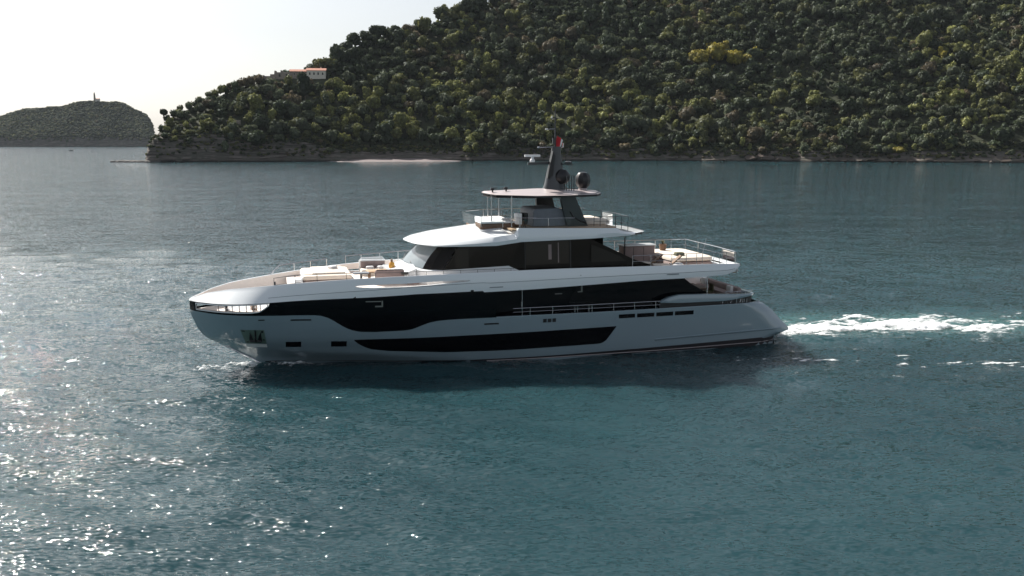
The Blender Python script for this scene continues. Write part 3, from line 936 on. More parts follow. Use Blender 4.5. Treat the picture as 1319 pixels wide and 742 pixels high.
TW = locate(360, 126)
tw = empty('terrace_wall', (TW[0], TW[1], TW[2]), 0.05)
tag(tw, 'long low pale terrace wall among scrub below the stone ruin', 'wall')
MB().box(-11, 8, 0, 0.8, -3, 1.7).build('wall', M['stone'], tw, bevel=0.08)
MB().box(-11.1, 8.1, -0.1, 0.9, 1.7, 2.0).build('coping', M['palerock'], tw)
for k, (u, v, w) in enumerate(((300, 158, 5), (238, 163, 4))):
    p = locate(u, v)
    o = MB().box(-w, w, 0, .7, -2, 1.6).build('garden_wall', M['stone'], None, bevel=0.1, loc=tuple(p))
    tag(o, ['short weathered retaining wall among dark trees on the left slope', 'short pale retaining wall close above the headland cliff'][k], 'wall')

# ------------------------------------------------------------------ jetty, shore rocks
jx0, jx1 = -252.0, -226.0
jy = float(shore_y(np.array([-227.0]))[0])
rows = []
xs_ = np.linspace(jx0, jx1 + 6, 26)
for o_, z_ in ((-2.6, -0.6), (-1.7, 0.6), (-0.9, 1.25), (1.2, 1.25), (2.4, 0.3), (3, -0.6)):
    tp = np.clip((xs_ - jx0 + 1.5) / 9, 0.15, 1)
    nz_ = vnoise(xs_ * 0.9, xs_ * 0 + o_, 151) - 0.5
    rows.append([(x, jy + 1 + o_ * t + n * 0.8, z_ * (0.55 + 0.45 * t) + n * 0.5) for x, t, n in zip(xs_, tp, nz_)])
mb = MB(); mb.grid(rows)
m_wet = mat('wet_rock', (0.035, 0.032, 0.03), 0.7, var=0.3, vscale=0.5)
tag(mb.build('breakwater', m_wet), 'low dark rock breakwater running into the sea from the headland', 'breakwater')

def boulder(seed, sx, sy, sz):
    gg = np.random.default_rng(seed)
    V, F = ico(3)
    V = V * (1 + 0.18 * gg.normal(0, 1, (len(V), 1)) * 0.4)
    for _ in range(9):
        d = gg.normal(0, 1, 3); d /= np.linalg.norm(d); c = gg.uniform(0.5, 0.85)
        s = V @ d; V = np.where((s > c)[:, None], V - np.outer(s - c, d), V)
    me = np_mesh('boulder', V * np.array([sx, sy, sz]), tris=F)
    return me
bm_cache = []
for k in range(6):
    me = boulder(k, *[(1.6, 1.2, .9), (1.1, 1.0, .8), (2.2, 1.3, 1.0), (1.5, 1.3, .75), (1.9, 1.1, .7), (1.0, .8, .6)][k])
    me.materials.append(M['palerock']); bm_cache.append(me)
SPOT = [(965, 203, 2.2, 'pink rock outcrop'), (976, 201, 2.9, ''), (987, 203, 2.0, ''), (1000, 204, 1.3, ''), (1022, 205, 1.1, ''), (1052, 205, 1.2, ''), (1066, 205, 1.0, ''), (1086, 206, 1.7, ''), (1096, 206, 1.3, ''), (1108, 206, .9, ''),
        (1122, 205, 1.9, ''), (1130, 203, 1.4, ''), (1146, 206, 1.2, ''), (1157, 206, 1.0, ''), (1172, 206, 1.1, ''), (1197, 205, 1.5, ''), (1207, 206, 1.2, ''), (1216, 206, 1.0, ''),
        (1261, 205, 1.3, ''), (1277, 209, 1.3, ''), (1300, 206, 1.0, ''), (930, 206, .9, ''), (880, 206, .8, ''), (845, 206, 1.0, ''), (800, 206, .8, ''), (610, 206, 1.0, ''), (250, 209, 1.1, ''), (225, 209, .9, ''), (285, 209, .8, '')]
WHERE = ['left rock of the pinkish outcrop at the right hand shore', 'biggest rock of the pinkish outcrop at the shore', 'right rock of the pinkish outcrop at the shore', 'small pale rock just right of the pinkish outcrop',
         'small pale rock at the waterline halfway from the outcrop to the lone dark tree', 'left of two small pale rocks before the lone dark shore tree', 'right of two small pale rocks before the lone dark shore tree',
         'larger pale slab right below the lone dark shore tree', 'pale rock beside the slab below the lone dark shore tree', 'low pale stone right of the slab below the dark tree',
         'big pale boulder between the dark tree and the yellow bush', 'pale boulder behind the big one left of the yellow bush', 'pale shore rock below the left end of the yellow bush', 'small pale rock right below the yellow bush',
         'pale shore rock at the right end of the yellow bush', 'broad pale rock well right of the yellow bush', 'pale rock leaning beside the broad rock right of the yellow bush', 'last pale rock of the trio right of the yellow bush',
         'pale rock on the bank near the right picture edge', 'white rock standing in the water near the right picture edge', 'rightmost small rock on the shore',
         'small rock on the dark shore left of the pinkish outcrop', 'little stone on the dark shore below the mid slope', 'pale stone on the shore right of the domed antenna',
         'small stone on the shore just right of the mast', 'stone at the right end of the pebble beach', 'rightmost of three stones under the layered headland cliff', 'leftmost stone under the headland tip', 'middle stone under the layered headland cliff']
WHERE[26], WHERE[28] = 'middle stone under the layered headland cliff', 'rightmost of three stones under the layered headland cliff'
for k, (u, v, s_, _) in enumerate(SPOT):
    X = (u - 659.5) / FOC * 600
    ysh = float(shore_y(np.array([X]))[0]); X = (u - 659.5) / FOC * ysh; ysh = float(shore_y(np.array([X]))[0])
    up = max(0.0, (207.5 - v)) * 0.55
    y = ysh - 0.6 + (1.5 if v < 205.5 else 0)
    o = link_mesh('shore_rock', bm_cache[k % 6])
    o.location = (X, y, 0.3 * s_ + up * 0.6); o.scale = (s_ * 1.4, s_ * 1.2, s_ * 0.95); o.rotation_euler = (0.1 * (k % 3), 0, k * 1.7)
    tag(o, WHERE[k], 'rock', 'rocks along the wooded shore')

# ------------------------------------------------------------------ far island: lighthouse, hut, small boat
lx_ = (133 - 659.5) / FOC * 2312
lz_ = float(island(np.array([lx_]), np.array([2312.0]))[0])
lh = empty('lighthouse', (lx_, 2312, lz_ + 3))
tag(lh, 'slender lighthouse standing on top of the far island', 'lighthouse')
MB().lathe([(2.6, -4), (2.5, 4), (2.0, 12), (1.7, 15)], (0, 0, 4), 12).build('tower', M['stone'], lh, smooth=0.6)
MB().lathe([(2.5, 0), (2.5, 0.5), (1.3, 0.5), (1.3, 2.6), (1.8, 2.6), (0.2, 4.2), (0.0, 4.3)], (0, 0, 19), 12).build('lantern', M['plaster'], lh, smooth=0.6)
k_ = MB().box(2.5, 12, -3, 4, -4, 6).build('keeper_house', M['plaster'], lh)
gable(2.5, 12, -3, 4, 6.05, 1.6).build('roof', M['rooftile'], k_)
hx_ = (81 - 659.5) / FOC * 2215
ht = empty('shore_hut', (hx_, 2204, 17.0))
tag(ht, 'small white flat roofed hut low on the far island', 'hut')
MB().box(-6, 6, -3, 3, -8, 3).build('wall', M['white'], ht)
MB().box(-6.5, 6.5, -3.5, 3.5, 3.0, 3.5).build('roof', M['stone'], ht)
MB().box(-1, 1, -3.08, -2.98, -1, 1.6).build('door', M['dark'], ht)

bt = empty('motor_boat', ((98 - 659.5) / FOC * 1245, 1245, 0), 0.3)
tag(bt, 'tiny dark motor boat far out in front of the island', 'boat')
rows = []
for x, w, zk in ((-2.6, 0.95, -0.2), (-1, 1.05, -0.25), (0.8, 0.95, -0.2), (2.0, 0.6, 0.0), (2.9, 0.05, 0.6)):
    rows.append([(x, -w, 0.85 + 0.05 * x), (x, -w * .8, 0.3), (x, 0, zk), (x, w * .8, 0.3), (x, w, 0.85 + 0.05 * x)])
mb = MB(); mb.grid(rows); mb.add(rows[0], [(0, 1, 2, 3, 4)])
mb.build('hull', M['grey'], bt, smooth=0.7)
MB().slab([(-2.5, -.9), (1.8, -.6), (2.6, 0), (1.8, .6), (-2.5, .9)], 0.55, 0.62).build('deck', M['stone'], bt)
MB().box(-0.2, 0.7, -.5, .5, .6, 1.5).build('console', M['black'], bt, bevel=0.06)
MB().box(-3.0, -2.55, -.25, .25, .2, 1.3).build('outboard_motor', M['black'], bt, bevel=0.06)

# ------------------------------------------------------------------ the yacht (x aft from the stem at the water line, y to starboard, z up)
yacht = empty('motor_yacht', tuple(YP), YAW)
tag(yacht, 'long white and silver motor yacht under way with black glass bands and dark mast', 'yacht')

ip = lambda x, xs, ys: float(np.interp(x, xs, ys))
HX = [-3.81, -3.6, -3, -2.5, -2, -1, 0, 1, 2, 4, 6, 8, 10, 14, 24, 29.6, 34]
HY = [0.02, 0.2, .5, .88, 1.2, 1.7, 2.05, 2.35, 2.62, 3.1, 3.5, 3.8, 3.9, 3.95, 3.85, 3.65, 3.5]
hA = lambda x: ip(x, HX, HY)
hB = lambda x: hA(x) + ip(x, [-3.8, -3.2, -2.5, -1.5, -0.5, 0.7, 2, 4, 10], [0.02, 0.50, 0.76, 0.92, 0.86, 0.54, 0.28, 0.16, 0.10])
zA = lambda x: ip(x, [-3.8, -3.68, -2.65, -1.54, -.15, 1.71, 3.78, 5.31, 7.32, 9.82, 14.7, 17.5, 22.8, 27, 29.3], [4.02, 4.10, 4.47, 4.70, 4.85, 5.04, 5.21, 5.30, 5.39, 5.44, 5.51, 5.52, 5.46, 5.43, 5.36])
def zB(x):
    if 12.65 < x: return ip(x, [12.65, 15.8, 18.1, 23, 25.5, 26.6, 28.3, 28.9, 29.27], [4.37, 4.42, 4.49, 4.65, 4.66, 4.70, 4.75, 4.92, 5.28])
    return ip(x, [-3.8, -1.89, .68, 2.92, 6.29, 8.68, 12.6], [3.98, 4.03, 4.10, 4.20, 4.31, 4.42, 4.45])
def _swoosh(x):
    return ip(x, [-3.81, -2.75, -1.11, .5, 3.1, 3.45, 3.83, 4.15, 4.48, 4.8, 5.12, 5.6, 6.4, 8.0, 8.4, 8.75, 9.1, 9.5, 9.9, 10.4, 11.2, 12.8, 20, 25.4, 31.6],
              [3.44, 3.38, 3.34, 3.32, 3.29, 3.25, 3.12, 2.93, 2.69, 2.49, 2.34, 2.225, 2.20, 2.245, 2.29, 2.40, 2.54, 2.68, 2.76, 2.80, 2.82, 2.82, 2.79, 2.81, 2.82])
zC = _swoosh
ST_Z = [-1.0, 0, .39, .69, 1.15, 1.58, 1.88, 2.33, 3.05, 3.42, 4.05, 4.6]
ST_X = [1.2, 0, -.56, -1.13, -1.86, -2.73, -3.13, -3.42, -3.71, -3.81, -3.70, -3.4]
stemx = lambda z: ip(z, ST_Z, ST_X)
EZ = [-1, 0.0, 0.55, 0.70, .87, 1.15, 1.58, 2.23, 2.67, 2.84, 4]
EX = [32.3, 32.3, 32.5, 33.3, 33.48, 33.22, 32.72, 32.08, 31.47, 31.0, 31.0]
endx = lambda z: ip(z, EZ, EX)
zD = lambda x: ip(x, [-2.8, -.9, 1.2, 3.65, 6.24, 11.7, 14], [1.56, 1.21, 1.04, .88, .73, .2, 0.0])
def S(x, z):
    """half breadth of the hull"""
    t = x - stemx(z)
    if t <= 0: return 0.0
    hi = hB(min(max(x, -3.8), 31.0)) - 0.03
    hi_t = ip(t, [0, .25, .8, 1.3, 1.8, 2.8, 3.8, 4.8, 5.8, 7.8, 9.8, 11.8, 14, 18], [0.02, .42, 1.0, 1.5, 1.9, 2.42, 2.7, 2.82, 2.95, 3.3, 3.62, 3.88, 4.0, 4.05])
    lo = ip(t, [0, .5, 2, 4, 8, 12, 16, 24, 33], [0.0, .14, .62, 1.2, 2.3, 3.05, 3.42, 3.62, 3.55])
    w = min(max(z / 4.0, 0), 1.0)
    aft = smoothstep(10, 20, x)
    w = float(w ** (0.85 * (1 - aft) + 0.55 * aft))
    up = min(hi_t, hi + 0.02) if z < 3.9 else hi
    h = lo * (1 - w) + up * w
    d = zD(x) - z
    if d > 0: h -= min(0.55 * d, 0.5) * min(t / 2.5, 1) * min(1, max(0.0, zD(x)) / 0.4)
    e = endx(z)
    q = (x - (e - 1.6)) / 1.6
    if q > 0: h *= 1 - 0.16 * min(q, 1) ** 2
    return max(h, 0.0)

# hull skin
def hull_rows(side):
    rows = []
    vs = np.concatenate([np.linspace(-0.7, 0.45, 5), [0.47, 0.62, 0.8, 0.95, 1.1], np.linspace(1.3, 2.2, 8)])
    nv = len(vs) + 7
    T = np.concatenate([np.linspace(0, 0.06, 9)[:-1], np.linspace(0.06, 0.14, 8)[:-1], np.linspace(0.14, 0.45, 52)[:-1], np.linspace(0.45, 0.92, 22)[:-1], np.linspace(0.92, 1, 12)])
    for j in range(nv):
        row = []
        for t in T:
            z = vs[j] if j < len(vs) else 2.2
            x = 0
            for _ in range(4):
                xs, xe = stemx(z), endx(z)
                x = xs + t * (xe - xs)
                top = zC(x)
                if j < len(vs): z = vs[j]
                else: z = 2.2 + (top - 2.2) * (j - len(vs) + 1) / 7.0
            row.append((x, side * S(x, z), z))
        rows.append(row)
    return rows
mb = MB()
pr = hull_rows(-1); sr = hull_rows(1)
mb.grid(pr); mb.grid(sr)
mb.grid([[(pr[j][-1][0] + 0.06, pr[j][-1][1] * q, pr[j][-1][2]) for q in (1, .97, .7, 0, -.7, -.97, -1)] if False else
         [(pr[j][-1][0] + 0.10 * (1 - q * q), pr[j][-1][1] * q, pr[j][-1][2]) for q in (1, .85, .5, 0, -.5, -.85, -1)] for j in range(len(pr))])
hull = mb.build('hull', M['hull'], yacht, smooth=R(28))
hull.name = 'hull'
# dark boot stripe; its forward part also copies a dark reflection
mb = MB()
for sgn in (-1, 1):
    xs = np.linspace(0.25, 32.25, 60)
    rows = [[(x, sgn * (S(x, z) + 0.012), z) for x in xs] for z in (-0.3, 0.0, 0.1)]
    rows.append([(x, sgn * (S(x, z) + 0.012), z) for x, z in ((x, ip(x, [0.25, 12, 18, 24, 28, 32], [0.15, .18, .25, .38, .47, .56])) for x in xs)])
    mb.grid(rows)
mb.add([(32.42, -3.0, -.3), (32.42, 3.0, -.3), (32.42, 3.0, .56), (32.42, -3.0, .56)], [(0, 1, 2, 3)])
mb.build('boot_stripe', M['boot'], yacht, smooth=0.5)
mb = MB()
for sgn in (-1,):
    mb.tube([(x, sgn * (S(x, z) + 0.015), z) for x, z in ((x, ip(x, [13, 24, 28, 32.2], [.08, .16, .21, .27])) for x in np.linspace(13, 32.2, 30))], 0.022, 5)
mb.build('boot_line', M['hardtop'], yacht)

def skin(poly_top, poly_bot, x0, x1, n=24, off=0.014, rows=4, side=-1, mbx=None):
    """panel following the hull between two z-curves"""
    mb = mbx or MB()
    xs = np.linspace(x0, x1, n)
    g_ = []
    for k in range(rows):
        g_.append([(x, side * (S(x, z) + off), z) for x, z in ((x, poly_bot(x) + (poly_top(x) - poly_bot(x)) * k / (rows - 1)) for x in xs)])
    mb.grid(g_)
    return mb
# spray rail and rub line aft
for sgn in (-1, 1):
    mb = MB()
    mb.grid([[(x, sgn * (S(x, ip(x, [23.6, 32.7], [.86, 1.08]) + dz) + o), ip(x, [23.6, 32.7], [.86, 1.08]) + dz) for x in np.linspace(23.6, 32.6, 24)] for dz, o in ((-.06, 0.0), (-.03, .05), (.03, .06), (.06, 0.0))])
    mb.build('spray_rail', M['hull'], yacht, smooth=0.9)
# long hull window, small ports, slots
L1 = lambda x: ip(x, [5.25, 13.5, 15.9, 20.99], [1.735, 1.81, 1.82, 1.88])
L0 = lambda x: ip(x, [5.25, 5.45, 5.71, 6.2, 7.2, 10.5, 13.5, 19.94, 20.3, 20.99], [1.70, 1.50, 1.31, 1.08, .93, .76, .73, .82, .93, 1.86])
o = skin(L1, L0, 5.26, 20.98, 80, 0.012, 5).build('hull_window', M['glass'], yacht, smooth=0.5); o['label'] = 'long black window in the lower hull'
def port(x0, x1, z0, z1, name, mt, sl=0.0, off=0.016):
    return skin(lambda x: z1 + sl * (x - x0), lambda x: z0 + sl * (x - x0), x0, x1, 6, off, 3).build(name, mt, yacht)
for x0, x1 in ((1.45, 2.31), (3.98, 4.85)):
    fr = port(x0 - .05, x1 + .05, 1.23, 1.70, 'porthole', M['hull'], 0.0, 0.012)
    pn = port(x0, x1, 1.28, 1.65, 'pane', M['glass'], 0.0, 0.022); pn.parent = fr
for x0, x1 in ((21.12, 22.18), (22.32, 23.47), (23.6, 24.74), (24.86, 26.15)):
    port(x0, x1, 2.36 - .004 * (x0 - 21), 2.60, 'vent_slot', M['glass'])
for k in range(3): port(16.30 + .29 * k, 16.52 + .29 * k, 2.36, 2.58, 'mooring_cover', M['black'])
port(12.71, 13.59, 2.40, 2.49, 'vent_slot', M['black']); port(1.76, 2.89, 2.98, 3.07, 'vent_slot', M['black']); port(0.0, .35, 3.03, 3.10, 'vent_slot', M['black'])

# anchor pocket: recess plate, anchor and the white lip below
PK = [(-1.01, 2.43), (.29, 2.44), (.39, 1.57), (-.75, 1.51)]
def pocket_pt(x, z, off): return (x, -(S(x, z) + off), z)
mb = MB(); rows = []
for k in range(5):
    f = k / 4.0
    rows.append([pocket_pt((PK[3][0] + (PK[0][0] - PK[3][0]) * f) * (1 - q) + (PK[2][0] + (PK[1][0] - PK[2][0]) * f) * q, 1.54 + .9 * f, 0.018) for q in np.linspace(0, 1, 6)])
mb.grid(rows)
m_pocket = mat('anchor_pocket_steel', (0.13, 0.19, 0.16), 0.4, metal=0.2)
pk = mb.build('anchor_pocket', m_pocket, yacht)
mb = MB()
# stowed anchor: broad flukes above, a tapering shank below, dark side cheeks
mb.add([pocket_pt(-.96, 2.40, .026), pocket_pt(-.78, 2.40, .026), pocket_pt(-.58, 1.60, .026), pocket_pt(-.70, 1.60, .026)], [(0, 1, 2, 3)])
for s_ in (-1, 1):
    mb.add([pocket_pt(-.2 + .10 * s_, 1.72, .06), pocket_pt(-.2 + .36 * s_, 1.74, .05), pocket_pt(-.2 + .30 * s_, 2.32, .05), pocket_pt(-.2 + .20 * s_, 2.10, .07)], [(0, 1, 2, 3)])
mb.tube([pocket_pt(-.2, 1.70, .06), pocket_pt(-.2, 2.40, .06)], 0.06, 6, .04)
mb.tube([pocket_pt(-.52, 1.70, .06), pocket_pt(.12, 1.70, .06)], 0.07, 6)
mb.add([pocket_pt(.12, 2.38, .026), pocket_pt(.22, 2.40, .026), pocket_pt(.30, 1.75, .026), pocket_pt(.22, 1.75, .026)], [(0, 1, 2, 3)])
mb.build('anchor', M['black'], pk)
mb = MB(); rows = []
for z in (1.25, 1.33, 1.50):
    rows.append([pocket_pt(-.76 + (1.5 - z) * .1 + q * 1.16, z, 0.03) for q in np.linspace(0, 1, 5)])
mb.grid(rows); mb.build('chafe_plate', M['whitecloth'], pk)
mb = MB()
mb.tube([(stemx(z) + .0, -(0.035 + 0.02), z) for z in np.linspace(0.02, 1.2, 9)], 0.05, 6)
mb.build('stem_guard', M['steel'], yacht, smooth=1.0)

# black band of glass forward, with the open mooring port near the bow
BT = lambda x: zB(x) - 0.004
BO0 = lambda x: ip(x, [-3.4, -1.79, -.3, .13, .5, .66], [3.52, 3.50, 3.49, 3.58, 3.86, 4.03])
BO1 = lambda x: ip(x, [-3.4, .66], [3.90, 4.045])
mb = MB()
for sgn in (-1, 1):
    skin(BT, lambda x: BO1(x), -3.42, .66, 24, -0.01, 3, sgn, mb)
    skin(lambda x: BO0(x), zC, -3.42, .66, 24, -0.01, 3, sgn, mb)
    skin(BT, zC, -3.78, -3.42, 6, -0.01, 4, sgn, mb)
    skin(BT, zC, .66, 13.4, 110, -0.012, 5, sgn, mb)
mb.build('glass_band', M['glass'], yacht, smooth=0.6)
mb = MB()
for sgn in (-1,):
    ring = [(x, BO1(x)) for x in np.linspace(-3.40, .64, 16)] + [(.60, 3.92), (.36, 3.74), (.1, 3.57), (-.3, 3.50)] + [(x, BO0(x)) for x in np.linspace(-.8, -3.40, 12)]
    ring.append(ring[0])
    mb.tube([(x, sgn * (S(x, z) + .005), z) for x, z in ring], 0.03, 5)
mb.build('mooring_port_rim', M['white'], yacht, smooth=1.0)
# mooring deck inside the bow
mb = MB()
outl = [(x, hA(x) - 0.12) for x in np.linspace(-3.5, 1.6, 14)]
mb.slab([(x, -max(y, .03)) for x, y in outl] + [(x, max(y, .03)) for x, y in reversed(outl)], 3.40, 3.46)
mb.box(1.70, 1.76, -2.42, 2.42, 3.46, 4.78)
mb.build('mooring_deck', M['deckwhite'], yacht)
for x in np.linspace(-2.2, 0.5, 8): MB().box(x, x + .05, -hA(x) + .16, -hA(x) + .24, 3.46, 4.0).build('bulwark_frame', M['hardtop'], yacht)
mb = MB(); mb.prism([(-2.0, 3.47), (1.3, 3.47), (1.3, 4.0), (-1.7, 4.0)], .15, .9)
mb.add([(-1.9, -.75, 3.47), (1.35, -1.15, 3.47), (1.3, .14, 4.02), (-1.7, .14, 4.02)], [(0, 1, 2, 3)])  # near face sloped to catch the sun and look bright
mb.build('windlass_housing', M['white'], yacht)
for x in (-1.7, -.4):
    mb = MB()
    mb.lathe([(.16, 0), (.16, .06), (.08, .1), (.09, .28), (.15, .33), (.14, .38), (0, .4)], (x, -1.0, 3.46), 12)
    mb.build('windlass', M['steel'], yacht, smooth=0.7)
mb = MB(); mb.tube([(-.2 + .16 * math.cos(a), -1.55 + .16 * math.sin(a), 3.50 + .012 * a) for a in np.linspace(0, 25, 70)], .025, 5)
rope = mb.build('rope_coil', M['wood'], smooth=1.0)
rope.location = yacht.location; rope.rotation_euler = yacht.rotation_euler
tag(rope, 'brown coil of mooring rope inside the open bow port', 'rope')

# upper band: the white bulwark with its slot
SL0 = lambda x: ip(x, [5.36, 5.6, 6.32, 8.44, 9.81, 11.7, 11.88], [4.91, 4.86, 4.83, 4.85, 4.92, 5.04, 5.08])
SL1 = lambda x: ip(x, [5.36, 5.6, 6.75, 8.44, 10.26, 11.7, 11.88], [4.93, 4.965, 5.01, 5.05, 5.115, 5.115, 5.09])
def band_y(x, z):
    f = (z - zB(x)) / max(zA(x) - zB(x), .01)
    f = min(max(f, 0), 1)
    bul = 0.05 * math.sin(math.pi * f) * ip(x, [-1, 4], [0.3, 1])
    return hB(x) + (hA(x) - hB(x)) * f + bul
mb = MB()
xsb = np.unique(np.concatenate([np.linspace(-3.79, -2, 14), np.linspace(-2, 5.36, 26), np.linspace(5.36, 5.6, 4), np.linspace(5.6, 11.88, 30), np.linspace(11.88, 12.6, 3), [12.68], np.linspace(12.8, 28, 36), np.linspace(28, 29.27, 8)]))
for sgn in (-1, 1):
    def strip(x0, x1, f0, f1, n, inner=False):
        xs = [x for x in xsb if x0 - 1e-6 <= x <= x1 + 1e-6]
        rows = []
        for k in range(n):
            r_ = []
            for x in xs:
                z = f0(x) + (f1(x) - f0(x)) * k / (n - 1)
                y = band_y(x, z) if not inner else max(hA(x) - 0.13, 0.02)
                r_.append((x, sgn * y, z))
            rows.append(r_)
        mb.grid(rows)
    deckz = lambda x: ip(x, [-3.8, -2.5, 1.7, 1.9, 3, 29.3], [3.98, 4.02, 4.10, 4.6, 4.75, 4.85])
    for inn in (False,):
        lowf = deckz if inn else zB
        strip(-3.79, 5.36, lowf, zA, 7, inn); strip(11.88, 29.27, lowf, zA, 7, inn)
        strip(5.36, 11.88, lowf, SL0, 4, inn); strip(5.36, 11.88, SL1, zA, 4, inn)
    # cap rail, lips of the slot
    mb.grid([[(x, sgn * hA(x), zA(x)) for x in xsb], [(x, sgn * max(hA(x) - .03, .01), zA(x) + .035) for x in xsb], [(x, sgn * max(hA(x) - .13, .005), zA(x) + .03) for x in xsb], [(x, sgn * max(hA(x) - .13, .005), zA(x)) for x in xsb]])
    xs = [x for x in xsb if 5.35 < x < 11.89]
    for F_ in (SL0, SL1):
        mb.grid([[(x, sgn * band_y(x, F_(x)), F_(x)) for x in xs], [(x, sgn * (hA(x) - .13), F_(x)) for x in xs]])
# underside and tail
mb.grid([[(x, q * hB(x), zB(x)) for q in (-1, -.6, 0, .6, 1)] for x in xsb if x > 12.6])
mb.grid([[(29.27, q * hA(29.27), 5.28) for q in (-1, -.5, 0, .5, 1)], [(29.33, q * hA(29.27), 5.40) for q in (-1, -.5, 0, .5, 1)], [(29.15, q * hA(29.27), 5.40) for q in (-1, -.5, 0, .5, 1)], [(29.15, q * hA(29.27), 4.85) for q in (-1, -.5, 0, .5, 1)]])
mb.build('bulwark', M['white'], yacht, smooth=R(32))
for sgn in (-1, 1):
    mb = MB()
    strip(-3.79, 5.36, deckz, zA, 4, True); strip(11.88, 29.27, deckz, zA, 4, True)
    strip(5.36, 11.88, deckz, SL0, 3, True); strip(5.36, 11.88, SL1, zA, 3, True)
    mb.build('bulwark_bounce_lining', M['lining'], yacht, smooth=R(32))  # bulwark's inner face, bounce light put into its colour
mb = MB()
for sgn in (-1,):
    mb.tube([(x, sgn * (band_y(x, z) + .0), z) for x, z in ((x, zB(x) + (zA(x) - zB(x)) * ip(x, [.5, 12, 26, 29], [.30, .47, .45, .42])) for x in np.linspace(.6, 28.9, 60))], 0.013, 4)
mb.build('styling_line', M['bluegrey'], yacht)
for x, z in ((13.0, 4.62), (24.2, 4.93)):
    MB().box(x, x + .8, -band_y(x, z) - .03, -band_y(x, z) + .05, z, z + .045).build('vent_slot', M['bluegrey'], yacht)
for x in (-2.75, 18.6):
    MB().lathe([(.05, 0), (.05, .02), (0, .03)], (x, -hA(x) - (.0 if x < 0 else .06), 5.12 if x > 0 else 4.3), 8).build('fairlead', M['black'], yacht)
# decks
def deck(x0, x1, inset, z, name, mt, th=0.05):
    xs = np.linspace(x0, x1, 30); mb = MB()
    zz = z if callable(z) else (lambda x: z)
    mb.slab([(x, -max(hA(x) - inset, .02)) for x in xs] + [(x, max(hA(x) - inset, .02)) for x in reversed(xs)], lambda x, y: zz(x) - th, lambda x, y: zz(x))
    return mb.build(name, mt, yacht)
deck(-3.6, -2.7, .125, lambda x: ip(x, [-3.7, -2.5], [4.0, 4.22]), 'bow_deck', M['deckwhite'])
deck(1.76, 9.9, .125, 4.78, 'foredeck', M['deckwhite'])
deck(9.91, 20.4, .125, 4.80, 'side_walkway', M['deckwhite'])
deck(20.41, 29.14, .125, 4.86, 'upper_deck', M['teak'])

# main deck: side walkway, bulwark inside, house of black glass
mb = MB()
for sgn in (-1, 1):
    xs = np.linspace(13.45, 31.2, 40)
    mb.grid([[(x, sgn * S(x, zC(x)), zC(x)) for x in xs], [(x, sgn * (S(x, zC(x)) - .02), zC(x) + .03) for x in xs], [(x, sgn * (S(x, zC(x)) - .16), zC(x) + .03) for x in xs], [(x, sgn * (S(x, zC(x)) - .16), 2.2) for x in xs]])
mb.build('bulwark_cap', M['hull'], yacht, smooth=0.6)
xs = np.linspace(13.2, 31.3, 20)
MB().slab([(x, -(S(x, 2.3) - .12)) for x in xs] + [(x, S(x, 2.3) - .12) for x in reversed(xs)], 2.15, 2.25).build('main_deck', M['teak'], yacht)
mb = MB()
for sgn in (-1, 1):
    poly = [(13.2, 2.2), (26.0, 2.2), (28.3, 3.30), (27.6, 3.42), (27.09, 3.71), (26.27, 4.17), (25.67, 4.64), (13.2, 4.64)]
    mb.prism(poly, sgn * 2.95, sgn * 3.05)
    mb.add([(13.42, sgn * 3.05, 2.2), (13.38, sgn * (S(13.4, 2.8) - .06), 2.5), (13.38, sgn * (S(13.4, 4.4) - .03), 4.5), (13.42, sgn * 3.05, 4.5)], [(0, 1, 2, 3)])
mb.box(25.2, 25.3, -2.95, 2.95, 2.2, 4.64)
mb.build('saloon_glass', M['glass'], yacht)
# pale strips laid on the dark glass
m_in = mat('pale_strip_on_glass', (0.22, 0.23, 0.21), 0.5)
def bar(x0, x1, z0, z1, name='window_frame', y=None):
    yy = y if y is not None else None
    mb = MB()
    if yy is None: skin(lambda x: z1, lambda x: z0, x0, x1, 3, -0.006, 2, -1, mb)
    else: mb.box(x0, x1, -yy - .012, -yy, z0, z1)
    return mb
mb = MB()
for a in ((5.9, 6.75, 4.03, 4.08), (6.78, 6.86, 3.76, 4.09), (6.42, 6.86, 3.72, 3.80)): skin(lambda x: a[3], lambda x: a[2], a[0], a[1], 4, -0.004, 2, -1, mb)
mb.build('pale_window_strips', m_in, yacht)
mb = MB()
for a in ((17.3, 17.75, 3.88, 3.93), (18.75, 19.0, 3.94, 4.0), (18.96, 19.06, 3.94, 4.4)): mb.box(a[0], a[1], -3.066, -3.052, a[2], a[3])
mb.build('pale_window_strips', m_in, yacht)
mb = MB(); mb.tube([(15.08, -3.62, 2.8), (15.08, -3.62, 4.46)], .022, 6); mb.tube([(15.06, -3.62, 3.28), (15.06, -3.62, 3.62)], .045, 6)
mb.build('boarding_pole', M['steel'], yacht)
def rail(name, tops, base_z, posts, mids=1, r=.022, mt='steel', rb=.02, endfall=False):
    mb = MB(); mb.tube(tops, r, 6)
    tp = np.array(tops)
    for k in range(mids):
        f = (k + 1) / (mids + 1)
        mb.tube([(p[0], p[1], base_z(p[0]) + (p[2] - base_z(p[0])) * (1 - f)) for p in tops], r * .55, 5)
    o = mb.build(name, M[mt], yacht, smooth=1.0)
    for p in posts:
        if np.isscalar(p):
            y = float(np.interp(p, tp[:, 0], tp[:, 1])); z = float(np.interp(p, tp[:, 0], tp[:, 2])); x = p
        else: x, y, z = p
        q = MB(); q.tube([(x, y, base_z(x)), (x, y, z)], rb, 6); q.build('post', M[mt], o, smooth=1.0)
    return o
sy = lambda x: -(S(x, 2.8) - .08)
rail('side_rail', [(x, sy(x), 3.28) for x in np.linspace(14.47, 23.88, 14)], lambda x: 2.84, [15.51, 16.91, 18.31, 18.48, 19.2, 19.4, 20.8, 22.17, 23.57])
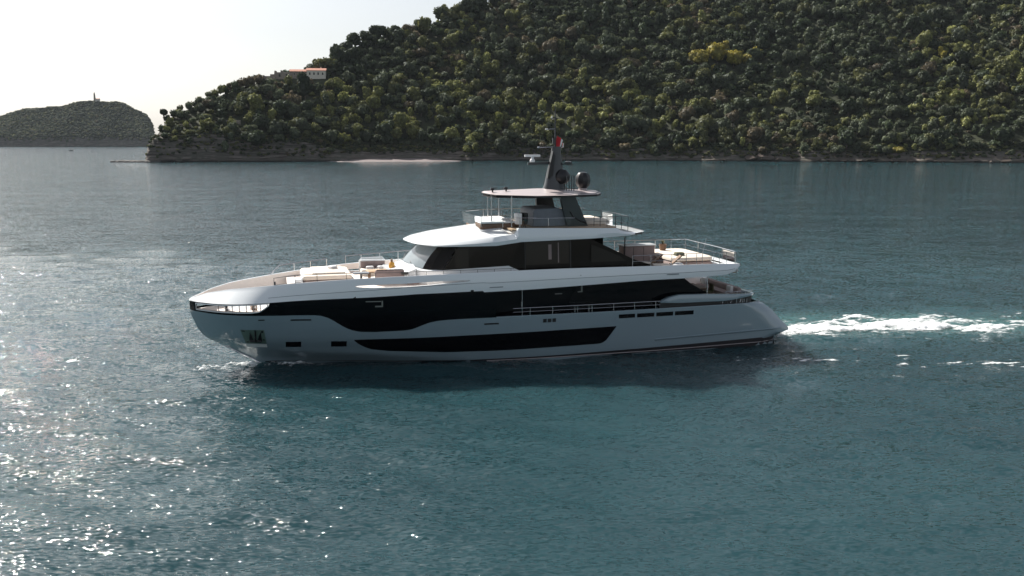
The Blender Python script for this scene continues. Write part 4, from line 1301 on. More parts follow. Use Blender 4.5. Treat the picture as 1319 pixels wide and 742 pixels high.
rail('side_rail', [(x, -sy(x), 3.28) for x in np.linspace(14.47, 23.88, 14)], lambda x: 2.84, [15.51, 16.91, 18.31, 19.4, 20.8, 22.17, 23.57])

# aft coaming (the winged plate) with the dark name strip under it
mb = MB()
WT = lambda x: ip(x, [23.87, 24.1, 24.43, 24.8, 25.28, 27, 29.8, 30.75], [3.19, 3.32, 3.45, 3.54, 3.60, 3.55, 3.42, 3.38])
WB = lambda x: ip(x, [23.87, 25.4, 28.36, 29.8, 30.55, 30.75], [3.17, 3.10, 3.07, 3.20, 3.24, 3.34])
for sgn in (-1, 1):
    xs = np.linspace(23.88, 30.75, 40)
    yo = lambda x: (S(x, 2.8) - .05) * ip(x, [29, 30.75], [1, .93])
    mb.grid([[(x, sgn * (yo(x) - .30), WB(x) + .0) for x in xs], [(x, sgn * yo(x), WB(x)) for x in xs], [(x, sgn * (yo(x) + .02), (WB(x) + WT(x)) / 2) for x in xs], [(x, sgn * (yo(x) - .05), WT(x)) for x in xs], [(x, sgn * (yo(x) - .30), WT(x) + .01) for x in xs], [(x, sgn * (yo(x) - .30), WB(x)) for x in xs]])
yb = (S(30.75, 2.8) - .05) * .93
mb.grid([[(30.45, q * yb, 3.24) for q in (-1, -.5, 0, .5, 1)], [(30.78, q * yb, 3.28) for q in (-1, -.5, 0, .5, 1)], [(30.82, q * yb, 3.38) for q in (-1, -.5, 0, .5, 1)], [(30.45, q * yb, 3.39) for q in (-1, -.5, 0, .5, 1)], [(30.45, q * yb, 3.24) for q in (-1, -.5, 0, .5, 1)]])
mb.build('aft_coaming', M['hull'], yacht, smooth=R(35))
mb = MB()
for sgn in (-1, 1):
    xs = np.linspace(23.9, 30.5, 24)
    mb.grid([[(x, sgn * (S(x, 2.8) - .26), 2.8) for x in xs], [(x, sgn * (S(x, 2.8) - .26), 3.3) for x in xs]])
mb.box(30.2, 30.26, -3.2, 3.2, 2.8, 3.3)
nm = mb.build('name_strip', M['black'], yacht)
# worn silver lettering on the strip, too faint to read: only its strokes show
mb = MB()
STROKES = [(28.30, 0, 0), (28.46, .5, -.4), (28.62, -.4, .5), (28.80, -.3, .3), (28.92, .3, -.3), (29.30, 0, 0), (29.46, -.5, .2), (29.58, .2, -.5), (29.74, 0, 0), (29.92, .3, .3), (30.02, -.3, -.3)]
for x0, a_, b_ in STROKES:
    f = lambda p_, q_: (x0 + .16 * p_, -(S(x0, 2.8) - .245), 2.87 + .25 * q_)
    mb.tube([f(a_ * -1, 0), f(b_ * -1 if a_ == b_ else a_, 1)], .016, 4)
mb.build('lettering', M['steel'], nm)
# cockpit: floor, sofas, far bulwark
MB().slab([(25.4, -3.3), (30.4, -3.1), (30.4, 3.1), (25.4, 3.3)], 2.72, 2.78).build('cockpit_floor', M['teak'], yacht)
mb = MB(); mb.rbox(29.3, 30.15, -2.3, 2.3, 2.79, 3.25, .1); mb.rbox(29.95, 30.3, -2.3, 2.3, 3.2, 3.62, .1); mb.build('stern_sofa', M['taupe'], yacht, smooth=0.6)
mb = MB(); mb.tube([(27.31, -3.25, 3.5), (27.31, -3.25, 4.72)], .035, 8); mb.tube([(26.5, 3.1, 2.8), (26.5, 3.1, 4.72)], .035, 8); mb.build('deck_support', M['steel'], yacht)
mb = MB()
mb.grid([[(x, 3.30 * ip(x, [26, 31], [1, .93]), z) for x in np.linspace(26.2, 30.7, 12)] for z in (2.8, 3.5)])
mb.grid([[(x, y * ip(x, [26, 31], [1, .93]), 3.6 + .5 * math.exp(-((x - 27) / 1.6) ** 2)) for x in np.linspace(26.2, 30.7, 12)] for y in (3.3, 3.45)])
mb.grid([[(x, 3.30 * ip(x, [26, 31], [1, .93]), 3.5 + f * (.1 + .5 * math.exp(-((x - 27) / 1.6) ** 2))) for x in np.linspace(26.2, 30.7, 12)] for f in (0, 1)])
mb.build('cockpit_bulwark', M['white'], yacht)
rail('cockpit_rail', [(x, -(S(x, 2.8) - .2) * ip(x, [29, 30.75], [1, .93]), 3.62 - .03 * (x - 28.4)) for x in np.linspace(28.4, 30.7, 6)], lambda x: WT(x), [28.5, 29.3, 30.0, 30.65], 0, .018)

# ---- upper house
PB = [(8.55, 0), (8.62, .6), (8.78, 1.2), (9.05, 1.9), (9.35, 2.45), (9.75, 2.8), (10.5, 3.0)]
PT = [(9.80, 0), (9.86, .6), (9.98, 1.15), (10.18, 1.75), (10.42, 2.25), (10.75, 2.6), (11.5, 2.88)]
def loft_front(i0, i1, sgn, z0, z1, n=6, bulge=.10):
    rows = []
    for k in range(n):
        f = k / (n - 1)
        rows.append([(b[0] + (t[0] - b[0]) * f - bulge * math.sin(math.pi * f), sgn * (b[1] + (t[1] - b[1]) * f), z0(b) + (z1 - z0(b)) * f) for b, t in zip(PB[i0:i1], PT[i0:i1])])
    return rows
zb_f = lambda b: ip(b[1], [0, 1.2, 2.2, 3.0], [5.86, 5.80, 5.66, 5.60])
mb = MB()
for sgn in (-1, 1): mb.grid(loft_front(0, 5, sgn, zb_f, 7.02))
ws = mb.build('windscreen', M['shield'], yacht, smooth=0.8)
for y in (-1.3, 0.2, 1.5):
    mb = MB(); bx = 8.7 + .12 * y * y
    mb.tube([(bx - .07, y, 5.88), (bx - .03, y + .35, 5.98), (bx + .22, y + .9, 6.10)], .018, 5)
    mb.build('wiper', M['black'], ws)
mb = MB()
for sgn in (-1, 1):
    mb.grid(loft_front(4, 7, sgn, zb_f, 7.02))
    # side glass with its slanting tail, sill and header
    xs = [10.5, 11.5, 13, 14.4, 15.2, 16, 18, 19.5]
    lo = lambda x: ip(x, [10.5, 14.36, 15.2, 24], [5.60, 5.60, 5.34, 5.34])
    yb_, yt_ = 3.0, 2.88
    for j, (x0, x1) in enumerate(zip(xs[:-1], xs[1:])):
        xt0 = max(x0, 11.5) if x0 > 10.6 else 11.5; xt1 = max(x1, 11.5)
        if x1 <= 11.5: mb.add([(x0, sgn * yb_, lo(x0)), (x1, sgn * yb_, lo(x1)), (11.5, sgn * yt_, 7.02)], [(0, 1, 2)])
        else: mb.add([(x0, sgn * yb_, lo(x0)), (x1, sgn * yb_, lo(x1)), (x1, sgn * yt_, 7.22), (x0, sgn * yt_, 7.22 if x0 > 11.6 else 7.02)], [(0, 1, 2, 3)])
    mb.add([(19.5, sgn * yb_, 5.34), (23.75, sgn * yb_, 5.34), (23.4, sgn * (yb_ - .01), 5.50), (22.43, sgn * 2.97, 5.82), (19.5, sgn * yt_, 7.22)], [(0, 1, 2, 3, 4)])
    mb.add([(19.5, sgn * 2.9, 5.34), (23.75, sgn * 2.9, 5.34), (23.4, sgn * 2.89, 5.50), (22.43, sgn * 2.87, 5.82), (19.5, sgn * 2.78, 7.22)], [(0, 1, 2, 3, 4)])
    mb.grid([[(23.75, sgn * y, 5.34), (23.4, sgn * (y - .01), 5.5), (22.43, sgn * (y - .03), 5.82), (19.5, sgn * (y - .12), 7.22)] for y in (2.9, 3.0)])
hg = mb.build('side_glass', M['tint'], yacht)
def gl(x0, x1, z0, z1, name, mt, off=.012):
    yy = lambda z: -(3.0 - .12 * (z - 5.5) / 1.6 + off)
    mb = MB()
    mb.add([(x0, yy(z0), z0), (x1, yy(z0), z0), (x1, yy(z1), z1), (x0, yy(z1), z1)], [(0, 1, 2, 3)])
    return mb.build(name, mt, hg)
gl(15.50, 18.2, 5.72, 7.12, 'window', M['curtain']); gl(11.2, 12.0, 5.70, 6.80, 'window', M['curtain'])
gl(18.26, 18.33, 5.36, 7.14, 'mullion', M['black'], .016); gl(15.42, 15.47, 5.36, 7.14, 'mullion', M['black'], .016)
gl(16.9, 17.1, 6.0, 6.9, 'curtain', M['taupe'], .016); gl(17.5, 17.56, 5.8, 7.0, 'curtain', M['taupe'], .016)
mb = MB(); mb.add([(19.6, -3.02, 5.75), (21.9, -2.995, 5.75), (21.5, -2.985, 6.05), (19.6, -2.98, 6.85)], [(0, 1, 2, 3)]); mb.build('window', M['curtain'], hg)
# white fascia under the side glass and the coaming in front of the windscreen
mb = MB()
for sgn in (-1, 1):
    ring_b = [(x - .25 if x < 9.9 else x, y + .06) for x, y in PB]
    mb.grid([[(x, sgn * y, 4.8) for x, y in ring_b], [(x + .03, sgn * y, zb_f((x, y)) - .05) for x, y in ring_b], [(x + .2, sgn * max(y - .05, 0), zb_f((x, y)) + .01) for x, y in ring_b]])
    mb.prism([(10.5, 4.8), (20.4, 4.8), (20.4, 5.36), (15.2, 5.36), (14.4, 5.72), (10.5, 5.60)], sgn * 2.92, sgn * 3.055)
mb.box(20.3, 20.4, -2.9, 2.9, 4.86, 5.36)
mb.build('house_side', M['white'], yacht, smooth=0.5)
MB().box(20.36, 20.44, -2.8, 2.8, 5.2, 7.25).build('aft_glass_door', M['tint'], yacht)
# coaming stretching forward to the sofas
mb = MB()
rows = []
for x, hw, z in ((7.55, 2.0, 5.42), (8.0, 2.25, 5.55), (8.5, 2.45, 5.72), (8.9, 2.4, 5.86)):
    rows.append([(x + .10 * abs(q) ** 2, q * hw, z - .22 * abs(q) ** 4 - (0.5 if abs(q) >= 1 else 0)) for q in (-1, -.98, -.8, -.5, 0, .5, .8, .98, 1)])
mb.grid(rows); mb.box(7.55, 9.2, -1.95, 1.95, 4.8, 5.40)
mb.build('front_coaming', M['white'], yacht, smooth=0.7)
MB().box(8.1, 8.5, -2.52, -2.40, 5.35, 5.5).build('vent_slot', M['black'], yacht)
rail('walkway_rail', [(x, -(hA(x) - .35), 5.64) for x in np.linspace(8.4, 14.6, 10)], lambda x: 5.1, [8.4, 9.4, 10.4, 11.4, 12.4, 13.4, 14.4], 0, .014, 'grey', .012)

# ---- roof and flybridge
rr = lambda x: ip(x, [8.62, 8.72, 8.95, 9.3, 9.8, 10.5, 11.5, 13, 15, 20, 22, 22.8, 23.45], [.02, .75, 1.45, 2.05, 2.55, 2.95, 3.2, 3.36, 3.42, 3.36, 3.15, 2.75, 2.0])
ze = lambda x: ip(x, [8.62, 9.0, 10, 13.6, 15.1, 19.4, 22, 23.45], [7.12, 7.04, 6.96, 6.97, 7.16, 7.23, 7.33, 7.42])
zcr = lambda x: ip(x, [8.62, 9.0, 10, 12, 14.3, 14.75, 14.95, 21.2, 21.5, 22.3, 23.45], [7.16, 7.10, 7.09, 7.27, 7.55, 7.60, 7.97, 7.80, 7.62, 7.46, 7.46])
ztp = lambda x: ip(x, [8.62, 8.85, 9.2, 10.25, 11.62, 13.3, 14.3, 14.5, 21.2, 22.2, 23.45], [7.18, 7.28, 7.40, 7.62, 7.80, 8.00, 8.04, 7.86, 7.80, 7.56, 7.48])
xs = np.unique(np.concatenate([np.linspace(8.62, 9.3, 8), np.linspace(9.3, 14.3, 22), [14.45, 14.6, 14.75, 14.85, 14.95, 15.1], np.linspace(15.1, 21.2, 14), np.linspace(21.2, 23.45, 10)]))
mb = MB(); rows = []
for x in xs:
    r_ = rr(x); a, c, t = ze(x), zcr(x), ztp(x)
    sec = []
    inset = ip(x, [8.6, 10, 14.75, 14.95], [.12, .12, .25, .14]) * min(1, r_ / 1.0)
    for sgn in (-1, 1):
        half = [(r_ - .25 * min(1, r_), a + .02), (r_, a), (r_ + .02 * min(1, r_), a + (c - a) * .45), (r_ - inset, c)]
        if x > 14.9 and x < 21.3: half += [(r_ - inset - .10, c), (r_ - inset - .12, t), ((r_ - inset) * .5, t), (0, t)]
        else: half += [((r_ - inset) * .93, c + (t - c) * .13), ((r_ - inset) * .80, c + (t - c) * .34), ((r_ - inset) * .45, c + (t - c) * .78), (0, t)]
        pts = [(x, sgn * max(y, 0), z) for y, z in half]
        sec = pts if sgn == -1 else sec + pts[::-1][1:]
    rows.append(sec)
mb.grid(rows)
mb.grid([[(x, q * (rr(x) - .25 * min(1, rr(x))), ze(x) + .02) for q in (-1, 0, 1)] for x in xs])
mb.build('roof', M['white'], yacht, smooth=R(30))
mb = MB()
tipx = np.linspace(22.55, 23.62, 8)
mb.grid([[(x, q * (rr(min(x, 23.45)) + .05) * (1 if x < 23.4 else .9), ip(x, [22.5, 23.62], [7.36, 7.45]) + dz * (1 - (x - 22.55) * .5)) for q in np.linspace(-1, 1, 9)] for x in tipx for dz in (0,)])
mb.slab([(22.5, -2.98), (23.1, -2.55), (23.75, -1.2), (23.8, 1.2), (23.1, 2.55), (22.5, 2.98)], 7.34, 7.44)
mb.build('roof_tail', M['black'], yacht)
deckfl = MB(); deckfl.slab([(14.6, -3.1), (21.2, -3.0), (21.2, 3.0), (14.6, 3.1)], 7.80, 7.875); deckfl.build('flybridge_deck', M['teak'], yacht)
# forward sofa on the flybridge, brown side with white cushion
mb = MB(); mb.rbox(13.0, 15.3, -1.75, 2.3, 7.7, 8.13, .15); mb.build('flybridge_sofa', M['brown'], yacht, smooth=.6)
mb = MB(); mb.rbox(13.05, 15.25, -1.7, 2.25, 8.133, 8.24, .1); mb.build('sofa_cushion', M['whitecloth'], yacht, smooth=.6)
mb = MB(); mb.add([(12.75, -1.6, 7.98), (12.75, 1.9, 7.98), (12.68, 1.9, 8.62), (12.68, -1.6, 8.62)], [(0, 1, 2, 3)]); mb.add([(12.75, -1.6, 7.98), (12.68, -1.6, 8.62), (14.2, -2.3, 8.5), (14.2, -2.3, 7.95)], [(0, 1, 2, 3)])
mb.build('wind_deflector', M['clear'], yacht)
rail('flybridge_front_rail', [(12.7, -1.6, 8.62), (13.0, -2.0, 8.58), (14.2, -2.5, 8.52), (16.2, -2.85, 8.50)], lambda x: 7.95, [(13.0, -2.0, 8.58), (14.2, -2.5, 8.52), (15.2, -2.68, 8.5)], 0, .016)
rail('flybridge_far_rail', [(12.9, 1.9, 8.62), (14.2, 2.5, 8.66), (16.2, 2.85, 8.66), (21.2, 2.75, 8.60)], lambda x: 7.8, [14.2, 15.5, 16.8, 18.1, 19.4, 20.7], 1, .016)
# helm console block
mb = MB()
mb.prism([(16.3, 7.87), (18.6, 7.87), (18.55, 8.82), (17.9, 8.98), (16.45, 8.94), (16.3, 8.80)], -1.75, 1.2)
mb.build('helm_console', M['bluegrey'], yacht, bevel=.06)
rail('console_rail', [(15.9, -2.9, 8.48), (17, -2.92, 8.48), (18.55, -2.9, 8.46)], lambda x: 7.95, [16.9], 0, .014)
mb = MB()
mb.grid([[(15.4, -2.5, 7.88), (18.4, -2.6, 7.88)], [(15.4, -2.5, 8.42), (18.4, -2.6, 8.42)]]); mb.build('side_screen', M['clear'], yacht)
# arch legs
m_leg = mat('dark_green_grey_panel', (0.035, 0.048, 0.05), 0.3)
MB().prism([(17.62, 7.87), (19.05, 7.87), (18.55, 9.72), (17.55, 9.72)], 1.8, 2.1).build('arch_leg', M['black'], yacht)  # far leg made black in place of the shade on it
al = MB().prism([(18.4, 7.87), (19.72, 7.87), (18.85, 9.72), (17.92, 9.72)], -2.05, -1.75).build('arch_leg', m_leg, yacht)
mb = MB(); mb.tube([(18.55, -2.062, 8.8), (18.75, -2.062, 8.45), (19.2, -2.062, 8.2), (19.6, -2.062, 8.06)], .045, 5); mb.build('arch_trim', M['black'], al)
for x, y in ((13.75, -1.55), (14.78, -2.35), (14.3, 1.7), (15.2, 2.35)):
    MB().tube([(x, y, 7.95), (x, y, 9.78)], .035, 8).build('hardtop_post', M['steel'], yacht, smooth=1.0)
# hardtop
HP = [(13.62, 0), (13.72, -1.0), (13.98, -1.78), (16.3, -2.62), (18.2, -2.5), (20.35, -1.95), (21.0, -.9), (21.1, 0)]
HPf = HP + [(x, -y) for x, y in HP[-2:0:-1]]
def hz(x, y): 
    return 9.80 + .30 * max(0, 1 - (abs(y) / 2.4) ** 1.6) * ip(x, [13.6, 17.3, 21.1], [.55, 1.0, .35])
mb = MB(); n = len(HPf)
cen = (17.6, 0.0)
rings = []
for f, dz in ((1.0, None), (1.0, 'e'), (.96, 't'), (.75, 't'), (.5, 't'), (.25, 't'), (.02, 't')):
    rg = []
    for x, y in HPf:
        X = cen[0] + (x - cen[0]) * f; Y = cen[1] + (y - cen[1]) * f
        base = ip(X, [13.6, 14.5, 19, 21.1], [9.80, 9.72, 9.72, 9.72])
        rg.append((X, Y, base if dz is None else (base + .07 if dz == 'e' else hz(X, Y))))
    rings.append(rg)
mb.grid(rings[1:], close=True)
ht_ = mb.build('hardtop', M['hardtop'], yacht, smooth=R(20))
mb = MB(); mb.slab([(17.6 + (x - 17.6) * .985, y * .985) for x, y in HPf], 9.66, 9.716)
mb.grid(rings[:2], close=True); mb.build('hardtop_edge', M['black'], ht_)
MB().slab([(19.2, -2.1), (20.3, -1.85), (20.95, -.8), (20.95, .8), (20.3, 1.85), (19.2, 2.1)], lambda x, y: 9.80, lambda x, y: hz(x, y) + .012).build('hardtop_aft_panel', M['grey'], ht_)
for x, y in ((14.0, -.8), (14.9, -.6)):
    mb = MB(); mb.box(x - .04, x + .04, y - .04, y + .04, hz(x, y) - .02, hz(x, y) + .14); mb.rbox(x - .14, x + .1, y - .1, y + .1, hz(x, y) + .12, hz(x, y) + .26, .05); mb.build('searchlight', M['black'], yacht)
# mast
mb = MB(); rows = []
for z, x0, x1, w in ((10.0, 17.4, 18.9, .48), (10.35, 17.55, 18.86, .42), (11.0, 17.68, 18.78, .34), (11.7, 17.84, 18.68, .27), (12.3, 17.97, 18.6, .22), (12.68, 18.0, 18.58, .20)):
    c = (x0 + x1) / 2; a = (x1 - x0) / 2
    rows.append([(c + a * math.copysign(abs(math.cos(t)) ** .6, math.cos(t)), w * math.copysign(abs(math.sin(t)) ** .8, math.sin(t)), z) for t in np.linspace(0, 2 * math.pi, 17)[:-1]])
mb.grid(rows, close=True); mb.add(rows[-1], [tuple(range(16))])
mast = mb.build('mast', M['grey'], yacht, smooth=R(50))
MB().prism([(17.60, 10.75), (17.95, 10.9), (18.1, 12.1), (17.95, 12.4), (17.86, 12.0), (17.72, 11.4)], -.47, -.25).build('mast_recess', M['black'], mast)
MB().lathe([(0, -.48), (.34, -.42), (.50, -.2), (.52, 0), (.48, .2), (.3, .42), (0, .5)], (18.62, -.15, 10.82), 16).build('antenna_dome', M['black'], mast, smooth=.8)
mb = MB(); mb.prism([(16.45, 11.55), (17.9, 11.58), (17.9, 11.76), (16.45, 11.70)], -.10, .10); mb.build('radar_arm', M['grey'], mast)
mb = MB(); mb.lathe([(.16, 0), (.17, .12), (.10, .2), (.09, .32)], (16.75, 0, 11.72), 10); mb.box(16.25, 17.25, -.06, .06, 12.04, 12.18); mb.build('radar_scanner', M['whitecloth'], mast, bevel=.015)
mb = MB(); mb.lathe([(0, 0), (.22, .02), (.24, .10), (.12, .16), (0, .17)], (19.0, -.25, 11.62), 10); mb.prism([(18.6, 11.54), (19.25, 11.54), (19.25, 11.62), (18.6, 11.64)], -.3, -.18); mb.build('light_shelf', M['grey'], mast)
mb = MB(); mb.tube([(17.1, 0, 12.62), (18.75, 0, 12.64)], .035, 6); mb.lathe([(.06, -.06), (.08, 0), (.06, .06)], (17.15, 0, 12.62), 8); mb.tube([(18.75, 0, 12.64), (18.75, 0, 12.9)], .05, 6); mb.build('spreader', M['steel'], mast)
mb = MB(); mb.tube([(18.22, 0, 12.6), (18.22, 0, 13.8)], .07, 7, .055); mb.tube([(18.22, 0, 13.8), (18.22, 0, 15.2)], .045, 6, .025); mb.box(18.05, 18.20, -.06, .06, 12.85, 13.2); mb.build('mast_pole', M['grey'], mast)
mb = MB(); mb.tube([(17.62, 0, 13.72), (18.22, 0, 13.76)], .03, 6); mb.box(17.58, 17.72, -.05, .05, 13.7, 13.8); mb.build('spreader', M['steel'], mast)
mb = MB(); mb.tube([(18.0, 0, 14.35), (18.22, 0, 14.38)], .02, 5); mb.lathe([(.05, -.07), (.05, .07), (0, .08)], (18.0, 0, 14.48), 8); mb.build('anemometer', M['steel'], mast)
for x, z0, z1 in ((17.35, 12.62, 13.0), (18.95, 11.7, 12.8), (17.5, 11.75, 12.55)):
    MB().tube([(x, .05, z0), (x, .05, z1)], .015, 5, .008).build('whip_antenna', M['black'], mast)
mb = MB(); mb.lathe([(0, -.54), (.22, -.52), (.30, -.46), (.47, -.24), (.52, 0), (.47, .26), (.30, .48), (.12, .54), (0, .55)], (20.08, 0, 10.56), 10)
dm = mb.build('satellite_dome', M['black'], yacht, smooth=.5)
MB().lathe([(.3, 0), (.26, .16)], (20.08, 0, 9.92), 12).build('dome_foot', M['hardtop'], dm)
for k in range(4): MB().tube([(18.72 + .16 * k, -.85, 9.95), (18.72 + .16 * k, -.85, 10.9)], .032, 6).build('exhaust_pipe', M['grey'], yacht, smooth=1)
# flag hanging from the halyard
def flag_mesh(x0, z0, z1, mt, name, parent, u0, u1):
    mb = MB(); rows = []
    for z in np.linspace(z0, z1, 10):
        f = (z0 - z) / (z0 - z1) if z0 != z1 else 0
        rows.append([(x0 - .24 * f + .34 * u, .10 * math.sin(5 * u + 3 * f), z - .22 * u) for u in np.linspace(u0, u1, 5)])
    mb.grid(rows); o = mb.build(name, mt, parent, smooth=1.0)
    return o
fl = empty('flag', tuple(yacht.matrix_basis @ Vector((0, 0, 0))), YAW)
tag(fl, 'small red and white courtesy flag hanging from the mast halyard', 'flag')
flag_mesh(18.36, 13.35, 12.20, M['red'], 'red_field', fl, 0, .72); flag_mesh(18.36, 13.30, 12.30, M['whitecloth'], 'white_field', fl, .72, 1.0)
# flybridge aft: white sunpad, rails
mb = MB(); mb.rbox(19.9, 21.5, -1.2, 2.3, 7.88, 8.15, .1); mb.build('flybridge_sunpad', M['cream'], yacht, smooth=.6)
rail('flybridge_aft_rail', [(19.85, -2.75, 8.50), (21, -2.72, 8.48), (22.28, -2.3, 8.42)], lambda x: ip(x, [20, 21.2, 22.3], [7.9, 7.85, 7.5]), [19.85, 20.25, 20.7, 21.3, 21.75, 22.25], 1, .018, 'grey', .02)
rail('flybridge_aft_rail', [(22.28, -2.3, 8.42), (22.34, 0, 8.44), (22.28, 2.3, 8.42), (21, 2.72, 8.48)], lambda x: ip(x, [20, 21.2, 22.3], [7.9, 7.85, 7.5]), [(22.34, 0, 8.44), (22.28, 2.3, 8.42)], 1, .018, 'grey', .02)
MB().add([(22.30, .4, 7.6), (22.28, 2.2, 7.6), (22.28, 2.2, 8.36), (22.30, .4, 8.36)], [(0, 1, 2, 3)]).build('glass_panel', M['clear'], yacht)

# ---- foredeck lounge
mb = MB(); mb.rbox(2.55, 5.35, -1.65, 1.9, 4.78, 5.12, .15); mb.build('sunpad_base', M['taupe'], yacht, smooth=.6)
mb = MB(); mb.rbox(2.55, 5.35, -1.68, 1.93, 5.123, 5.36, .12); mb.rbox(3.1, 5.0, -1.2, 1.6, 5.33, 5.46, .1); mb.build('sunpad', M['cream'], yacht, smooth=.6)
mb = MB(); mb.rbox(2.1, 2.5, -1.9, -1.35, 4.78, 5.22, .06); mb.rbox(2.5, 2.56, -1.6, 1.8, 4.8, 5.25, .02); mb.build('deck_locker', M['white'], yacht, smooth=.6)
def sofa(x0, x1, y0, y1, back, name):
    mb = MB(); mb.m = 0
    mb.rbox(x0, x1, y0, y1, 4.79, 5.18, .08)
    o = mb.build(name, M['cream'], yacht, smooth=.6)
    bx = MB(); bx.rbox(*back, 5.10, 5.66, .1); b = bx.build('backrest', M['taupe'], o, smooth=.6)
    return o
sofa(6.55, 8.35, -2.35, -1.45, (6.6, 8.3, -2.45, -2.2), 'lounge_sofa')
sofa(6.2, 7.75, 1.3, 2.4, (6.25, 7.75, 2.1, 2.4), 'lounge_sofa')
mb = MB(); mb.rbox(6.2, 7.75, 2.05, 2.46, 5.62, 5.70, .08); mb.tube([(6.18, 2.3, 5.0), (6.18, 2.3, 5.64), (6.3, 2.3, 5.78), (7.6, 2.3, 5.80), (7.75, 2.3, 5.6)], .06, 6); mb.build('sofa_frame', M['white'], yacht, smooth=.8)
mb = MB(); mb.rbox(8.45, 9.1, -2.75, -2.35, 4.8, 5.25, .08); mb.build('side_seat', M['taupe'], yacht, smooth=.6)
rail('fore_rail', [(.93, -(hA(.93) - .06), 5.40), (2.1, -(hA(2.1) - .07), 5.58), (5, -(hA(5) - .07), 5.66), (8.3, -(hA(8.3) - .07), 5.66)], lambda x: zA(x) + .02, [.95, 2.1, 3.3, 4.9, 6.5, 8.2], 0, .014, 'grey', .014)
rail('fore_rail', [(.75, hA(.75) - .06, 4.95), (1.34, hA(1.34) - .06, 5.52), (2.85, hA(2.85) - .06, 5.62), (4.2, hA(4.2) - .06, 5.72)], lambda x: zA(x), [2.2, 3.2, 4.2], 0, .03)
rail('fore_rail', [(5.4, hA(5.4) - .06, 5.84), (9.1, hA(9.1) - .06, 5.98), (13, hA(13) - .06, 6.0)], lambda x: zA(x), [5.4, 6.4, 7.6, 8.8, 10, 11.2, 12.4], 0, .03)
mb = MB(); mb.tube([(-2.9, -.2, 4.3), (-2.9, -.2, 5.05)], .018, 5, .01); mb.build('bow_staff', M['steel'], yacht)
mb = MB(); mb.tube([(1.0, -2.2, 4.45), (1.0, -2.2, 5.2)], .05, 6); mb.tube([(1.0, -2.2, 5.0), (2.45, -1.9, 5.02)], .025, 5); mb.build('davit', M['grey'], yacht)

def deck_thing(name, loc, label, cat, rz=0.0):
    p = Matrix.Rotation(YAW, 4, 'Z') @ Vector(loc) + YP
    return tag(empty(name, tuple(p), YAW + rz), label, cat)
t = deck_thing('pedestal_table', (5.95, -.9, 4.78), 'small dark pedestal table beside the sunpad on the foredeck', 'table')
MB().lathe([(.28, 0), (.28, .03), (.07, .06), (.07, .50)], (0, 0, 0), 12).build('pedestal', M['grey'], t, smooth=.6)
MB().slab([(-.42, -.35), (.42, -.35), (.48, 0), (.42, .35), (-.42, .35), (-.48, 0)], .50, .56).build('tabletop', M['bluegrey'], t)
t = deck_thing('coffee_table', (7.1, -.2, 4.78), 'tan wooden coffee table between the two foredeck sofas', 'table')
mb = MB(); mb.rbox(-.75, .75, -.5, .5, .50, .56, .06); mb.build('tabletop', M['wood'] if False else mat('pale_teak', (.45, .30, .18), .5), t, smooth=.6)
for x in (-.6, .6):
    for y in (-.38, .38): MB().box(x - .04, x + .04, y - .04, y + .04, 0, .5).build('leg', M['wood'], t)
t = deck_thing('lantern', (7.85, -.3, 5.44), 'amber glass lantern standing on the white coaming by the windscreen', 'lantern')
MB().lathe([(.0, 0), (.16, .0), (.2, .12), (.17, .3), (.06, .42)], (0, 0, 0), 12).build('glass_body', M['gold'], t, smooth=.8)
MB().lathe([(.07, .42), (.07, .52), (.0, .6)], (0, 0, 0), 10).build('cap', M['wood'], t, smooth=.8)
for k, (x, y, z, lab) in enumerate(((6.75, 1.75, 5.19, 'white cushion at the bow end of the far foredeck sofa'), (7.45, 1.75, 5.19, 'white cushion at the windscreen end of the far foredeck sofa'), (4.4, .4, 5.47, 'pale pillow lying on the foredeck sunpad'))):
    t = deck_thing('cushion', (x, y, z), lab, 'cushion', .3 * k)
    mb = MB(); mb.rbox(-.24, .24, -.2, .2, 0, .16, .08); mb.build('pad', M['whitecloth'], t, smooth=.8)
    mb = MB(); mb.tube([(-.24, -.2, .08), (.24, -.2, .08), (.24, .2, .08), (-.24, .2, .08), (-.24, -.2, .08)], .012, 4); mb.build('piping', M['taupe'], t)

# ---- aft upper deck
mb = MB(); mb.rbox(22.9, 25.1, -.1, .75, 4.87, 6.28, .05); br = mb.build('bar_counter', M['taupe'], yacht, smooth=.5)
MB().slab([(22.85, -.18), (25.15, -.18), (25.15, .82), (22.85, .82)], 6.285, 6.36).build('countertop', M['white'], br, bevel=.015)
for x in (23.6, 24.3): MB().box(x - .01, x + .01, -.115, -.105, 4.95, 6.2).build('panel_joint', M['black'], br)
MB().tube([(22.9, -.3, 4.87), (22.9, -.3, 6.9)], .04, 7).build('deck_support', M['black'], yacht)
mb = MB(); mb.rbox(25.2, 28.2, -2.6, 2.2, 4.87, 5.52, .5); lb = mb.build('aft_lounge', M['taupe'], yacht, smooth=.5)
mb = MB(); mb.rbox(25.25, 28.15, -2.55, 2.15, 5.523, 5.76, .48); mb.build('lounge_cushion', M['cream'], lb, smooth=.6)
mb = MB(); mb.rbox(28.25, 28.9, -2.9, 2.9, 4.87, 5.36, .25); mb.build('aft_bench', M['white'], yacht, smooth=.6)
MB().box(28.35, 28.6, -2.92, -2.90, 5.0, 5.28).build('bench_vent', M['taupe'], yacht)
rz_ = lambda x: ip(x, [20, 29.2], [5.47, 5.40])
rail('aft_rail', [(x, -(hA(x) - .1), 6.15) for x in np.linspace(22.0, 29.05, 10)], rz_, [22.0, 23.2, 24.6, 25.6, 26.3, 26.7, 27.5, 27.9, 28.4, 29.05], 1, .018)
rail('aft_rail', [(x, hA(x) - .1, 6.2) for x in np.linspace(20.5, 29.05, 10)], rz_, [20.8, 22.3, 23.8, 25.3, 26.8, 28.0], 1, .022)
